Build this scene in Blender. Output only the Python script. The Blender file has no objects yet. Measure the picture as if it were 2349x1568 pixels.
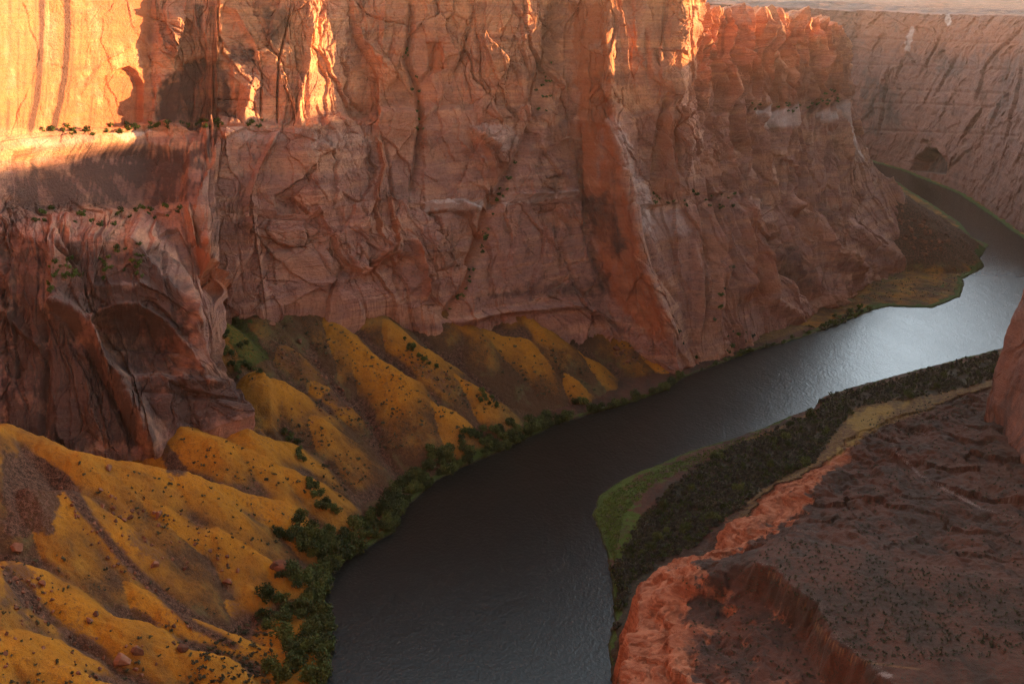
import bpy, bmesh, math, random
import numpy as np
from mathutils import Vector, Euler
random.seed(7)
R_ = np.random.RandomState(11)
PI = math.pi
SC = bpy.context.scene
COL = SC.collection

# ------------------------------------------------------------------ camera
F, CX, CY, TH, HC = 2835.0, 1174.5, 784.0, math.radians(16.6), 290.0
CT, ST = math.cos(TH), math.sin(TH)

def ray(px, py):
    dx, dy = (px - CX) / F, (py - CY) / F
    return dx, CT - dy * ST, -ST - dy * CT

def at_y(px, py, Y):
    a, b, c = ray(px, py)
    t = Y / b
    return (a * t, Y, HC + c * t)

def at_z(px, py, z):
    a, b, c = ray(px, py)
    t = (z - HC) / c
    return (a * t, b * t, z)

def pz(px, Y, z):
    return ((px - CX) / F * (Y * CT + (HC - z) * ST), Y, z)

def proj(P):
    dz = P[..., 2] - HC
    d = np.maximum(P[..., 1] * CT - dz * ST, 1.0)
    return CX + P[..., 0] / d * F, CY - (P[..., 1] * ST + dz * CT) / d * F

cam = bpy.data.cameras.new('camera')
cam.sensor_width = 36.0
cam.lens = 36.0 * F / 2349.0
cam.clip_start = 1.0
cam.clip_end = 30000.0
co = bpy.data.objects.new('camera', cam)
COL.objects.link(co)
co.location = (0, 0, HC)
co.rotation_euler = (PI / 2 - TH, 0, 0)
SC.camera = co

# ------------------------------------------------------------------ noise
_ang = R_.rand(256) * 2 * PI
_GX, _GY = np.cos(_ang).astype(np.float32), np.sin(_ang).astype(np.float32)

def hsh(ix, iy, seed):
    h = ix.astype(np.uint32) * np.uint32(374761393) + iy.astype(np.uint32) * np.uint32(668265263) + np.uint32((seed * 2246822519 + 374761) & 0xffffffff)
    h = (h ^ (h >> np.uint32(13))) * np.uint32(1274126177)
    h = (h ^ (h >> np.uint32(15))) * np.uint32(2246822519)
    return h ^ (h >> np.uint32(16))

def perlin(x, y, seed=0):
    x = np.asarray(x, np.float32); y = np.asarray(y, np.float32)
    xi = np.floor(x); yi = np.floor(y)
    fx = x - xi; fy = y - yi
    xi = xi.astype(np.int64); yi = yi.astype(np.int64)
    u = fx * fx * fx * (fx * (fx * 6 - 15) + 10)
    v = fy * fy * fy * (fy * (fy * 6 - 15) + 10)
    def g(a, b):
        h = (hsh(xi + a, yi + b, seed) & np.uint32(255)).astype(np.intp)
        return _GX[h] * (fx - a) + _GY[h] * (fy - b)
    a = g(0, 0); b = g(1, 0); c = g(0, 1); d = g(1, 1)
    return ((a + u * (b - a)) * (1 - v) + (c + u * (d - c)) * v) * 1.5

def fbm(x, y, octv=4, seed=0, gain=0.5):
    s = 0; a = 1.0; f = 1.0
    for o in range(octv):
        s = s + a * perlin(x * f + 17.3 * o, y * f - 9.1 * o, seed + o)
        a *= gain; f *= 2.03
    return s

def facet(u, v, su, sv, seed, tilt=1.0):
    """random flat slabs: each cell of a jittered grid is its own tilted plane"""
    gx = np.asarray(u / su, np.float32); gy = np.asarray(v / sv, np.float32)
    ix = np.floor(gx).astype(np.int64); iy = np.floor(gy).astype(np.int64)
    best = np.full(gx.shape, 9.0, np.float32); sec = best.copy()
    off = np.zeros(gx.shape, np.float32)
    k = np.float32(1 / 4294967295.0)
    for a in (-1, 0, 1):
        for b in (-1, 0, 1):
            jx, jy = ix + a, iy + b
            cx = jx + hsh(jx, jy, seed).astype(np.float32) * k
            cy = jy + hsh(jx, jy, seed + 1).astype(np.float32) * k
            d = (gx - cx) ** 2 + (gy - cy) ** 2
            h2 = hsh(jx, jy, seed + 2).astype(np.float32) * k - 0.5
            h3 = hsh(jx, jy, seed + 3).astype(np.float32) * k - 0.5
            h4 = hsh(jx, jy, seed + 4).astype(np.float32) * k - 0.5
            pl = h2 * 1.6 + tilt * (h3 * (gx - cx) * 1.6 + h4 * (gy - cy) * 1.6)
            m = d < best
            sec = np.where(m, best, np.minimum(sec, d))
            off = np.where(m, pl, off)
            best = np.where(m, d, best)
    return off, np.sqrt(sec) - np.sqrt(best)

def sstep(a, b, x):
    t = np.clip((x - a) / (b - a), 0, 1)
    return t * t * (3 - 2 * t)

# ------------------------------------------------------------------ 2-D strokes
def seg_dist(X, Y, pts):
    """distance to a polyline, parameter along it (vertex index), side of the nearest segment"""
    best = np.full(X.shape, 1e9); par = np.zeros(X.shape); side = np.zeros(X.shape)
    for i in range(len(pts) - 1):
        ax, ay = pts[i][:2]; bx, by = pts[i + 1][:2]
        ex, ey = bx - ax, by - ay
        L = ex * ex + ey * ey + 1e-9
        t = np.clip(((X - ax) * ex + (Y - ay) * ey) / L, 0, 1)
        qx, qy = X - ax - t * ex, Y - ay - t * ey
        d = np.sqrt(qx * qx + qy * qy)
        m = d < best
        best = np.where(m, d, best); par = np.where(m, i + t, par)
        side = np.where(m, ex * (Y - ay) - ey * (X - ax), side)
    return best, par, side

def inside(X, Y, pts):
    c = np.zeros(X.shape, bool)
    n = len(pts)
    for i in range(n):
        ax, ay = pts[i][:2]; bx, by = pts[(i + 1) % n][:2]
        if ay == by:
            continue
        c ^= ((ay > Y) != (by > Y)) & (X < (bx - ax) * (Y - ay) / (by - ay) + ax)
    return c

def sdist(X, Y, pts):
    d, p, s = seg_dist(X, Y, list(pts) + [pts[0]])
    return np.where(inside(X, Y, pts), d, -d)

class Canvas:
    """strokes and patches laid on a surface in the projected coordinates of its undisplaced points"""
    def __init__(self, DX, DY, ok):
        self.DX, self.DY, self.ok = DX, DY, ok
    def sub(self, pts, pad):
        xs = [p[0] for p in pts]; ys = [p[1] for p in pts]
        return self.ok & (self.DX > min(xs) - pad) & (self.DX < max(xs) + pad) & (self.DY > min(ys) - pad) & (self.DY < max(ys) + pad)
    def stroke(self, A, pts, w, amp, prof='G'):
        m = self.sub(pts, w * 3.2)
        if not m.any():
            return
        d, par, side = seg_dist(self.DX[m], self.DY[m], pts)
        if prof == 'G':
            f = np.exp(-(d / w) ** 2)
        elif prof == 'V':
            f = np.clip(1 - d / w, 0, 1)
        elif prof == 'R':                                   # pushed out on the right of the line, sharp on the line
            f = np.where(side < 0, np.clip(1 - d / (3 * w), 0, 1), 0)
        else:
            f = np.where(side > 0, np.clip(1 - d / (3 * w), 0, 1), 0)
        end = np.minimum(1, np.minimum(par, len(pts) - 1 - par) * 3 + 0.25)
        A[m] += amp * f * end
    def patch(self, A, pts, amp, soft, rag=0.0, seed=5):
        m = self.sub(pts, 4 + rag)
        if not m.any():
            return
        X, Y = self.DX[m], self.DY[m]
        s = sdist(X, Y, pts)
        if rag:
            s = s + rag * fbm(X / 22, Y / 22, 4, seed)
        A[m] += amp * sstep(0, soft, s)

# ------------------------------------------------------------------ mesh helpers
def put(o, label=None, cat=None, group=None, kind=None):
    if label: o['label'] = label
    if cat: o['category'] = cat
    if group: o['group'] = group
    if kind: o['kind'] = kind
    return o

def grid_mesh(name, P, attrs, mat, smooth=True, keep=None):
    nu, nv = P.shape[:2]
    idx = np.arange(nu * nv, dtype=np.int32).reshape(nu, nv)
    q = np.stack([idx[:-1, :-1], idx[1:, :-1], idx[1:, 1:], idx[:-1, 1:]], -1).reshape(-1, 4)
    if keep is not None:
        k = (keep[:-1, :-1] | keep[1:, :-1] | keep[1:, 1:] | keep[:-1, 1:]).reshape(-1)
        q = q[k]
    V = P.reshape(-1, 3)
    if keep is not None:
        used = np.zeros(nu * nv, bool); used[q.ravel()] = True
        remap = np.cumsum(used) - 1
        q = remap[q].astype(np.int32); V = V[used]
        attrs = {k: a.reshape(-1)[used] for k, a in attrs.items()}
    me = bpy.data.meshes.new(name)
    me.vertices.add(len(V)); me.vertices.foreach_set('co', V.astype(np.float32).ravel())
    me.loops.add(len(q) * 4); me.loops.foreach_set('vertex_index', q.astype(np.int32).ravel())
    me.polygons.add(len(q))
    me.polygons.foreach_set('loop_start', np.arange(0, len(q) * 4, 4, dtype=np.int32))
    me.polygons.foreach_set('loop_total', np.full(len(q), 4, np.int32))
    me.polygons.foreach_set('use_smooth', np.full(len(q), smooth))
    me.update(calc_edges=True)
    for k, a in attrs.items():
        at = me.attributes.new(k, 'FLOAT', 'POINT')
        at.data.foreach_set('value', np.ascontiguousarray(a.reshape(-1), np.float32))
    me.materials.append(mat)
    o = bpy.data.objects.new(name, me)
    COL.objects.link(o)
    return o

# ------------------------------------------------------------------ materials
class N:
    def __init__(self, name):
        self.m = bpy.data.materials.new(name); self.m.use_nodes = True
        self.t = self.m.node_tree; self.n = self.t.nodes; self.l = self.t.links
        self.n.clear()
        self.out = self.n.new('ShaderNodeOutputMaterial')
        self.b = self.n.new('ShaderNodeBsdfPrincipled')
        self.l.new(self.b.outputs[0], self.out.inputs[0])
        g = self.n.new('ShaderNodeNewGeometry'); self.pos = g.outputs['Position']; self.nor = g.outputs['Normal']
    def set(self, sock, v):
        if hasattr(v, 'is_linked') or isinstance(v, bpy.types.NodeSocket):
            self.l.new(v, sock)
        else:
            sock.default_value = v
    def noise(self, scale, sc=(1, 1, 1), detail=5, rough=0.55, dist=0.0, rot=(0, 0, 0)):
        mp = self.n.new('ShaderNodeMapping'); self.l.new(self.pos, mp.inputs[0])
        mp.inputs['Scale'].default_value = sc; mp.inputs['Rotation'].default_value = rot
        t = self.n.new('ShaderNodeTexNoise'); self.l.new(mp.outputs[0], t.inputs['Vector'])
        t.inputs['Scale'].default_value = scale; t.inputs['Detail'].default_value = detail
        t.inputs['Roughness'].default_value = rough; t.inputs['Distortion'].default_value = dist
        return t.outputs[0]
    def attr(self, name):
        a = self.n.new('ShaderNodeAttribute'); a.attribute_name = name
        return a.outputs['Fac']
    def math(self, op, a, b=0.0, clamp=False):
        m = self.n.new('ShaderNodeMath'); m.operation = op; m.use_clamp = clamp
        self.set(m.inputs[0], a); self.set(m.inputs[1], b)
        return m.outputs[0]
    def step(self, x, a, b):
        m = self.n.new('ShaderNodeMapRange'); m.interpolation_type = 'SMOOTHSTEP'
        self.set(m.inputs[0], x); m.inputs[1].default_value = a; m.inputs[2].default_value = b
        m.inputs[3].default_value = 0; m.inputs[4].default_value = 1
        return m.outputs[0]
    def mix(self, f, a, b, mode='MIX'):
        m = self.n.new('ShaderNodeMix'); m.data_type = 'RGBA'; m.blend_type = mode
        self.set(m.inputs[0], f)
        for s, v in ((m.inputs[6], a), (m.inputs[7], b)):
            if isinstance(v, tuple): v = v + (1,) if len(v) == 3 else v
            self.set(s, v)
        return m.outputs[2]
    def ramp(self, x, stops):
        r = self.n.new('ShaderNodeValToRGB'); self.l.new(x, r.inputs[0])
        e = r.color_ramp.elements
        while len(e) > 1: e.remove(e[-1])
        for i, (p, c) in enumerate(stops):
            k = e[0] if i == 0 else e.new(p)
            k.position = p; k.color = c + (1,)
        return r.outputs[0]
    def bump(self, h, dist, strength=1.0, nor=None):
        b = self.n.new('ShaderNodeBump'); self.set(b.inputs['Height'], h)
        b.inputs['Distance'].default_value = dist; b.inputs['Strength'].default_value = strength
        if nor is not None: self.l.new(nor, b.inputs['Normal'])
        return b.outputs[0]
    def done(self, col, rough=0.9, nor=None, spec=0.2):
        self.set(self.b.inputs['Base Color'], col if not isinstance(col, tuple) else col + (1,))
        self.b.inputs['Roughness'].default_value = rough
        self.b.inputs['Specular IOR Level'].default_value = spec
        if nor is not None: self.l.new(nor, self.b.inputs['Normal'])
        return self.m

def rock_material(name, stops, varn=(0.075, 0.045, 0.038), pale=(0.66, 0.50, 0.42), fresh=(0.40, 0.115, 0.04), streak=0.55, unit=1.0):
    s = N(name)
    strata = s.noise(1.0, (0.010, 0.010, 0.11), 6, 0.6, 0.6)
    big = s.noise(0.016, (1, 1, 0.8), 4, 0.6)
    mixv = s.math('ADD', s.math('MULTIPLY', strata, 0.5), s.math('MULTIPLY', big, 0.5))
    c = s.ramp(mixv, stops)
    zz = s.n.new('ShaderNodeSeparateXYZ'); s.l.new(s.pos, zz.inputs[0])
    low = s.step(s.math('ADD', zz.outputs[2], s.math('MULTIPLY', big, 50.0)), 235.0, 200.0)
    c = s.mix(s.math('MULTIPLY', low, unit), c, s.mix(1.0, c, (0.70, 0.72, 0.84), 'MULTIPLY'))  # lower beds purpler; the darkening also paints in the low canyon's dimness
    # cross bedding: thin slanted laminae, a different slant for each set of beds
    l1 = s.noise(1.0, (0.03, 0.03, 0.9), 4, 0.6, 0.8, (0.30, 0.46, 0))
    l2 = s.noise(1.0, (0.03, 0.03, 0.8), 4, 0.6, 0.8, (-0.32, -0.5, 0))
    sel = s.step(s.noise(1.0, (0.008, 0.008, 0.035), 3), 0.46, 0.54)
    calm = s.math('SUBTRACT', 1.0, s.math('MULTIPLY', s.attr('fresh'), 0.75), True)
    lam = s.math('ADD', s.math('MULTIPLY', l1, sel), s.math('MULTIPLY', l2, s.math('SUBTRACT', 1.0, sel)))
    c = s.mix(s.math('MULTIPLY', s.math('MULTIPLY', s.step(lam, 0.50, 0.66), 0.34), calm), c, s.mix(1.0, c, (0.55, 0.52, 0.52), 'MULTIPLY'))
    c = s.mix(s.math('MULTIPLY', s.math('MULTIPLY', s.step(lam, 0.46, 0.34), 0.24), calm), c, s.mix(1.0, c, (1.35, 1.32, 1.3), 'MULTIPLY'))
    fine = s.noise(0.55, (1, 1, 1.3), 8, 0.68)
    c = s.mix(s.math('MULTIPLY', s.step(fine, 0.52, 0.66), 0.62), c, s.mix(1.0, c, (0.5, 0.47, 0.47), 'MULTIPLY'))
    c = s.mix(s.math('MULTIPLY', s.step(fine, 0.46, 0.32), 0.5), c, s.mix(1.0, c, (1.4, 1.38, 1.35), 'MULTIPLY'))
    med = s.noise(0.13, (1, 1, 0.8), 6, 0.7)
    c = s.mix(s.math('MULTIPLY', s.step(med, 0.52, 0.66), 0.5), c, s.mix(1.0, c, (0.55, 0.50, 0.50), 'MULTIPLY'))
    brk = s.noise(0.06, (1, 1, 0.5), 6, 0.65)
    fr = s.math('MULTIPLY', s.attr('fresh'), s.step(brk, 0.30, 0.5), True)
    c = s.mix(fr, c, s.mix(s.math('MULTIPLY', fine, 0.6), fresh, s.mix(1.0, c, (1.1, 0.8, 0.7), 'MULTIPLY')))
    pl = s.math('MULTIPLY', s.attr('pale'), s.step(brk, 0.22, 0.48), True)
    c = s.mix(s.math('MULTIPLY', pl, 0.85), c, s.mix(s.math('MULTIPLY', fine, 0.5), pale, c))
    st = s.step(s.noise(1.0, (0.10, 0.10, 0.007), 5, 0.6), 0.55, 0.72)
    st2 = s.step(s.noise(0.010, (1, 1, 1.2), 3), 0.44, 0.60)
    v = s.math('MULTIPLY', s.math('MULTIPLY', st, st2), streak)
    v = s.math('ADD', v, s.math('MULTIPLY', s.step(s.noise(0.022, (1, 1, 1.6), 7, 0.7), 0.54, 0.66), 0.40))
    va = s.math('MULTIPLY', s.attr('varnish_shade'), s.math('ADD', 0.45, s.step(brk, 0.35, 0.6)))
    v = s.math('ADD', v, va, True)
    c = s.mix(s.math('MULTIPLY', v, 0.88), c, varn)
    h = s.math('ADD', s.math('MULTIPLY', s.noise(0.9, (1, 1, 1.8), 8, 0.62), 0.8), s.math('MULTIPLY', lam, 0.5))
    return s.done(c, 0.92, s.bump(h, 1.3, 0.9), 0.15)

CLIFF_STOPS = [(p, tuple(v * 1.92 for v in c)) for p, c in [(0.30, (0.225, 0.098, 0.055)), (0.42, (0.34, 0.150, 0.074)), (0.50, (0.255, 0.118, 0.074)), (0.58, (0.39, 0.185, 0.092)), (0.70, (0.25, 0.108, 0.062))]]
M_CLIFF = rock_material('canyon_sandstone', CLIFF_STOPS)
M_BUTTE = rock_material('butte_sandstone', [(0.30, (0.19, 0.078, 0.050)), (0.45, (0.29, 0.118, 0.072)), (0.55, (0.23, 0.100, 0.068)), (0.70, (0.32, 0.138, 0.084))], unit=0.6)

def ground_cover_material():
    s = N('golden_slope')
    g = s.attr('grass'); sc = s.attr('scree')
    n1 = s.noise(0.05, (1, 1, 1), 6, 0.62); n2 = s.noise(0.6, (1, 1, 1), 7, 0.7); n3 = s.noise(2.2, (1, 1, 1), 4, 0.7)
    gold = s.mix(n1, (0.42, 0.145, 0.010), (0.58, 0.228, 0.020))
    gold = s.mix(s.math('MULTIPLY', s.step(n2, 0.49, 0.64), 0.8), gold, (0.25, 0.098, 0.020))
    gold = s.mix(s.math('MULTIPLY', s.step(n3, 0.52, 0.66), 0.65), gold, (0.19, 0.08, 0.022))
    soil = s.mix(n2, (0.055, 0.028, 0.014), (0.13, 0.062, 0.028))
    soil = s.mix(s.step(n3, 0.56, 0.70), soil, (0.26, 0.13, 0.07))
    soil = s.mix(s.step(n1, 0.52, 0.62), soil, (0.12, 0.085, 0.035))
    f = s.math('ADD', g, s.math('MULTIPLY', s.math('SUBTRACT', n1, 0.5), 1.2))
    f = s.math('ADD', f, s.math('MULTIPLY', s.math('SUBTRACT', n2, 0.5), 1.5))
    f = s.math('ADD', f, s.math('MULTIPLY', s.math('SUBTRACT', n3, 0.5), 0.9))
    c = s.mix(s.step(f, -0.1, 1.05), soil, gold)
    rub = s.mix(s.step(s.math('ADD', s.math('MULTIPLY', n3, 0.5), s.math('MULTIPLY', n2, 0.5)), 0.42, 0.60), (0.034, 0.018, 0.011), (0.20, 0.092, 0.055))
    scf = s.math('ADD', s.math('ADD', sc, s.math('MULTIPLY', s.math('SUBTRACT', n2, 0.5), 1.3)), s.math('MULTIPLY', s.math('SUBTRACT', n3, 0.5), 0.8))
    c = s.mix(s.step(scf, 0.15, 0.95), c, rub)
    gr = s.attr('green')
    c = s.mix(s.step(s.math('ADD', gr, s.math('MULTIPLY', s.math('SUBTRACT', n2, 0.5), 0.7)), 0.35, 0.65), c, s.mix(n3, (0.025, 0.04, 0.008), (0.09, 0.12, 0.022)))
    wet = s.attr('wet')
    c = s.mix(wet, c, (0.035, 0.026, 0.014))
    h = s.math('ADD', s.math('MULTIPLY', n2, 0.7), s.math('MULTIPLY', n3, 0.3))
    return s.done(c, 0.95, s.bump(h, 1.6, 1.0), 0.1)
M_SLOPE = ground_cover_material()

def bench_material():
    s = N('bench_slickrock')
    veg = s.attr('scrub'); sl = s.attr('bare'); gold = s.attr('grass'); gr = s.attr('green'); pale = s.attr('pale'); tr = s.attr('trail')
    n1 = s.noise(0.04, (1, 1, 1), 6, 0.6); n2 = s.noise(0.45, (1, 1, 1), 8, 0.7); n3 = s.noise(1.8, (1, 1, 1), 5, 0.7)
    lam = s.noise(1.0, (0.05, 0.05, 0.9), 5, 0.6, 0.4, (0.1, 0.12, 0))
    rock = s.mix(s.step(lam, 0.35, 0.65), (0.25, 0.064, 0.026), (0.46, 0.148, 0.068))
    rock = s.mix(s.math('MULTIPLY', s.step(n2, 0.52, 0.7), 0.6), rock, (0.20, 0.06, 0.028))
    soil = s.mix(n2, (0.062, 0.024, 0.015), (0.140, 0.050, 0.029))
    soil = s.mix(s.math('MULTIPLY', s.step(s.noise(0.05, (1, 0.45, 1), 7, 0.7), 0.44, 0.58), 0.8), soil, (0.046, 0.027, 0.019))
    scr = s.step(s.math('ADD', s.math('MULTIPLY', n3, 0.6), s.math('MULTIPLY', n2, 0.4)), 0.50, 0.60)
    c = s.mix(s.math('MULTIPLY', veg, scr), soil, (0.045, 0.037, 0.024))
    f = s.math('ADD', sl, s.math('MULTIPLY', s.math('SUBTRACT', n1, 0.5), 1.2))
    f = s.math('ADD', f, s.math('MULTIPLY', s.math('SUBTRACT', n2, 0.5), 0.5))
    c = s.mix(s.step(f, 0.35, 0.6), c, rock)
    c = s.mix(s.step(s.math('ADD', gold, s.math('MULTIPLY', s.math('SUBTRACT', n2, 0.5), 1.4)), 0.2, 0.9), c, s.mix(n3, (0.16, 0.10, 0.025), (0.40, 0.21, 0.05)))
    c = s.mix(s.step(s.math('ADD', gr, s.math('MULTIPLY', s.math('SUBTRACT', n2, 0.5), 0.9)), 0.4, 0.7), c, s.mix(n3, (0.026, 0.042, 0.006), (0.105, 0.135, 0.018)))
    c = s.mix(s.math('MULTIPLY', s.step(s.math('ADD', pale, s.math('MULTIPLY', s.math('SUBTRACT', n3, 0.5), 1.4)), 0.45, 0.7), 0.8), c, (0.30, 0.20, 0.16))
    c = s.mix(s.math('MULTIPLY', tr, 0.7), c, (0.26, 0.125, 0.05))
    c = s.mix(s.math('MULTIPLY', s.attr('belt'), 0.85), c, s.mix(s.step(n2, 0.5, 0.7), (0.035, 0.03, 0.018), (0.11, 0.075, 0.035)))
    wet = s.attr('wet')
    c = s.mix(wet, c, (0.035, 0.026, 0.014))
    h = s.math('ADD', s.math('MULTIPLY', n2, 0.7), s.math('MULTIPLY', n3, 0.3))
    return s.done(c, 0.93, s.bump(h, 0.9, 0.9), 0.12)
M_BENCH = bench_material()

def water_material():
    s = N('river_water')
    w1 = s.noise(0.12, (1, 0.5, 1), 3, 0.5, 0.4, (0, 0, 0.6)); w2 = s.noise(0.55, (1, 0.6, 1), 4, 0.6, 0.3, (0, 0, 0.5)); w3 = s.noise(0.022, (1, 0.45, 1), 3, 0.5, 0.6, (0, 0, 0.7))
    h = s.math('ADD', s.math('MULTIPLY', w2, 0.6), s.math('MULTIPLY', w1, 0.55))
    s.b.inputs['IOR'].default_value = 1.333
    m = s.done((0.006, 0.008, 0.007), 0.10, s.bump(h, 0.5, 1.0), 0.31)
    py_ = s.n.new('ShaderNodeSeparateXYZ'); s.l.new(s.pos, py_.inputs[0])
    calm = s.step(py_.outputs[1], 1290.0, 1150.0)
    r = s.math('ADD', s.math('ADD', 0.14, s.math('MULTIPLY', calm, 0.16)), s.math('MULTIPLY', s.step(w3, 0.2, 0.85), 0.05))
    s.l.new(r, s.b.inputs['Roughness'])
    return m
M_WATER = water_material()

def leaf_material(name, a, b):
    s = N(name)
    oi = s.n.new('ShaderNodeObjectInfo')
    n1 = s.noise(0.35, (1, 1, 1), 3, 0.6)
    f = s.math('ADD', s.math('MULTIPLY', n1, 0.7), s.math('MULTIPLY', oi.outputs['Random'], 0.4))
    return s.done(s.mix(s.step(f, 0.3, 0.85), a, b), 0.8, None, 0.2)
M_LEAF = leaf_material('tamarisk_leaves', (0.016, 0.030, 0.006), (0.095, 0.118, 0.024))
M_SAGE = leaf_material('sagebrush_leaves', (0.036, 0.038, 0.020), (0.11, 0.105, 0.055))
M_LEDGE = leaf_material('ledge_leaves', (0.028, 0.050, 0.008), (0.085, 0.125, 0.018))
M_BRUSH = leaf_material('grey_brush', (0.020, 0.020, 0.014), (0.10, 0.092, 0.062))
M_REED = leaf_material('bank_reeds', (0.045, 0.070, 0.010), (0.12, 0.16, 0.025))
def boulder_material():
    s = N('boulder_sandstone')
    oi = s.n.new('ShaderNodeObjectInfo')
    n1 = s.noise(0.6, (1, 1, 1), 6, 0.65)
    f = s.math('ADD', s.math('MULTIPLY', n1, 0.6), s.math('MULTIPLY', oi.outputs['Random'], 0.4))
    return s.done(s.mix(s.step(f, 0.25, 0.75), (0.10, 0.045, 0.027), (0.30, 0.125, 0.07)), 0.95, s.bump(n1, 0.5, 0.8), 0.1)
M_BOULDER = boulder_material()

# ------------------------------------------------------------------ lofted cliffs
def loft(ribs, ulen_node, du, rows, warp=(0.0, 0.0), useed=1, u0pad=0):
    """ribs: [rib][node] of xyz. Returns the grid of points, metres along and up, node coordinate"""
    A = np.array(ribs, float)
    nr, nn = A.shape[:2]
    L = np.zeros(nr)
    for i in range(1, nr):
        L[i] = L[i - 1] + max(4.0, np.mean([np.linalg.norm(A[i, k, :2] - A[i - 1, k, :2]) for k in ulen_node]))
    U = np.concatenate([np.arange(0, L[-1], du), [L[-1]]])
    q = np.concatenate([k + np.arange(rows[k]) / rows[k] for k in range(nn - 1)] + [[nn - 1.0]])
    H = np.zeros(nn)
    for k in range(1, nn):
        H[k] = H[k - 1] + np.mean(np.linalg.norm(A[:, k] - A[:, k - 1], axis=1))
    V = np.interp(q, np.arange(nn), H)
    UU, VV = np.meshgrid(U, V, indexing='ij')
    QQ = np.broadcast_to(q, UU.shape)
    wu = warp[0] * fbm(UU / 60, VV / 45, 4, useed)
    RR = np.interp(np.clip(UU + wu, 0, L[-1]), L, np.arange(nr))
    wq = warp[1] * fbm(UU / 40, VV / 40, 3, useed + 9) * np.interp(QQ, [0, 1, nn - 3.2, nn - 3], [0, 1, 1, 0])
    Q2 = np.clip(QQ + wq, 0, nn - 1)
    i = np.clip(np.floor(RR).astype(int), 0, nr - 2); f = (RR - i)[..., None]
    k = np.clip(np.floor(Q2).astype(int), 0, nn - 2); g = (Q2 - k)[..., None]
    P = (A[i, k] * (1 - f) + A[i + 1, k] * f) * (1 - g) + (A[i, k + 1] * (1 - f) + A[i + 1, k + 1] * f) * g
    return P, UU, VV, QQ

def blur(a, n, axis):
    k = np.ones(n) / n
    pad = [(0, 0)] * a.ndim; pad[axis] = (n // 2, n - 1 - n // 2)
    b = np.pad(a, pad, mode='edge')
    c = np.cumsum(np.concatenate([np.zeros_like(np.take(b, [0], axis)), b], axis), axis)
    m = a.shape[axis]
    return (np.take(c, range(n, n + m), axis) - np.take(c, range(0, m), axis)) / n

def normals(P, nb, vb, flip=1):
    N_ = np.cross(np.gradient(P, axis=0), np.gradient(P, axis=1)) * flip
    N_ /= np.linalg.norm(N_, axis=-1, keepdims=True) + 1e-9
    N_ = blur(blur(N_, nb, 0), vb, 1)
    return N_ / (np.linalg.norm(N_, axis=-1, keepdims=True) + 1e-9)

PLAT = lambda p, q: None
def finish(nodes, back, far, zb=None, zf=None):
    """add the base node under the foot and the plateau behind the rim"""
    f = nodes[0]; rim = nodes[-1]
    return [(f[0], f[1], min(f[2] - 12, -10))] + nodes + [(rim[0] + back[0], rim[1] + back[1], zb if zb else rim[2] + 4), (far[0], far[1], zf if zf else rim[2])]

# ---- the big outer cliff. nodes: foot, bench lip, bench back, ledge lip, ledge back, rim
def rb(*a):
    return [at_y(*p[:3]) if len(p) == 3 else pz(*p[:3]) for p in a]
RIBS = []
def rib(a, back=(-60, 120), far=(-3000, 4000), zb=None, zf=None):
    RIBS.append(finish(a, back, far, zb, zf))
rib([(-345, 470, 60), (-352, 480, 140), (-356, 485, 150), (-362, 490, 200), (-366, 490, 203), (-372, 492, 292)], (-150, 20), (-4000, 300))
rib([(-305, 545, 62), (-312, 556, 150), (-316, 562, 158), (-325, 566, 200), (-330, 568, 204), (-340, 572, 292)], (-150, 60), (-4000, 900))
rib(rb((0, 970, 600), (20, 520, 648), (20, 492, 657), (0, 318, 676), (0, 312, 682), (0, -75, 700)), (-120, 80), (-4000, 1800))
rib(rb((140, 1000, 600), (115, 560, 640), (110, 490, 690), (110, 305, 722), (110, 300, 729), (110, -75, 748)), (-120, 90), (-4000, 2600))
rib(rb((250, 1040, 602), (200, 550, 655), (220, 488, 715), (230, 296, 757), (230, 291, 767), (230, -75, 784)), (-110, 100), (-3800, 3200))
rib(rb((370, 1045, 610), (300, 545, 662), (330, 482, 745), (345, 792, 197, 0), (345, 806, 200, 0), (345, 818, 288, 0)), (-90, 110), (-3500, 3700))
rib(rb((480, 985, 628), (440, 700, 652), (405, 545, 722), (425, 795, 197, 0), (425, 811, 200, 0), (430, 823, 288, 0)), (-70, 120), (-3200, 4000))
rib(rb((575, 950, 642), (480, 832, 650), (476, 790, 660), (470, 797, 197, 0), (470, 814, 200, 0), (475, 826, 288, 0)), (-70, 120), (-3000, 4100))
rib(rb((508, 852, 668), (478, 800, 676), (476, 780, 684), (482, 797, 197, 0), (482, 815, 200, 0), (486, 827, 288, 0)), (-65, 120), (-2900, 4150))
rib(rb((500, 735, 750), (498, 500, 762), (500, 490, 766), (500, 797, 197, 0), (500, 817, 200, 0), (505, 829, 288, 0)), (-60, 120), (-2800, 4200))
rib(rb((612, 705, 754), (598, 480, 776), (598, 474, 778), (640, 800, 197, 0), (640, 828, 200, 0), (640, 840, 288, 0)), (-60, 120), (-2600, 4300))
rib(rb((760, 690, 776), (740, 480, 788), (740, 474, 790), (715, 806, 197, 0), (715, 834, 200, 0), (715, 846, 288, 0)), (-60, 120), (-2400, 4400))
rib(rb((900, 690, 800), (860, 470, 820), (860, 464, 823), (846, 846, 197, 0), (846, 876, 200, 0), (815, 888, 288, 0)), (-50, 120), (-2200, 4500))
rib(rb((1020, 740, 822), (1010, 472, 843), (1010, 466, 846), (1000, 868, 197, 0), (1000, 886, 200, 0), (1000, 898, 288, 0)), (-50, 130), (-1900, 4600))
rib(rb((1230, 745, 865), (1220, 460, 880), (1220, 454, 882), (1200, 893, 197, 0), (1200, 902, 200, 0), (1200, 914, 288, 0)), (-40, 130), (-1500, 4700))
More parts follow.
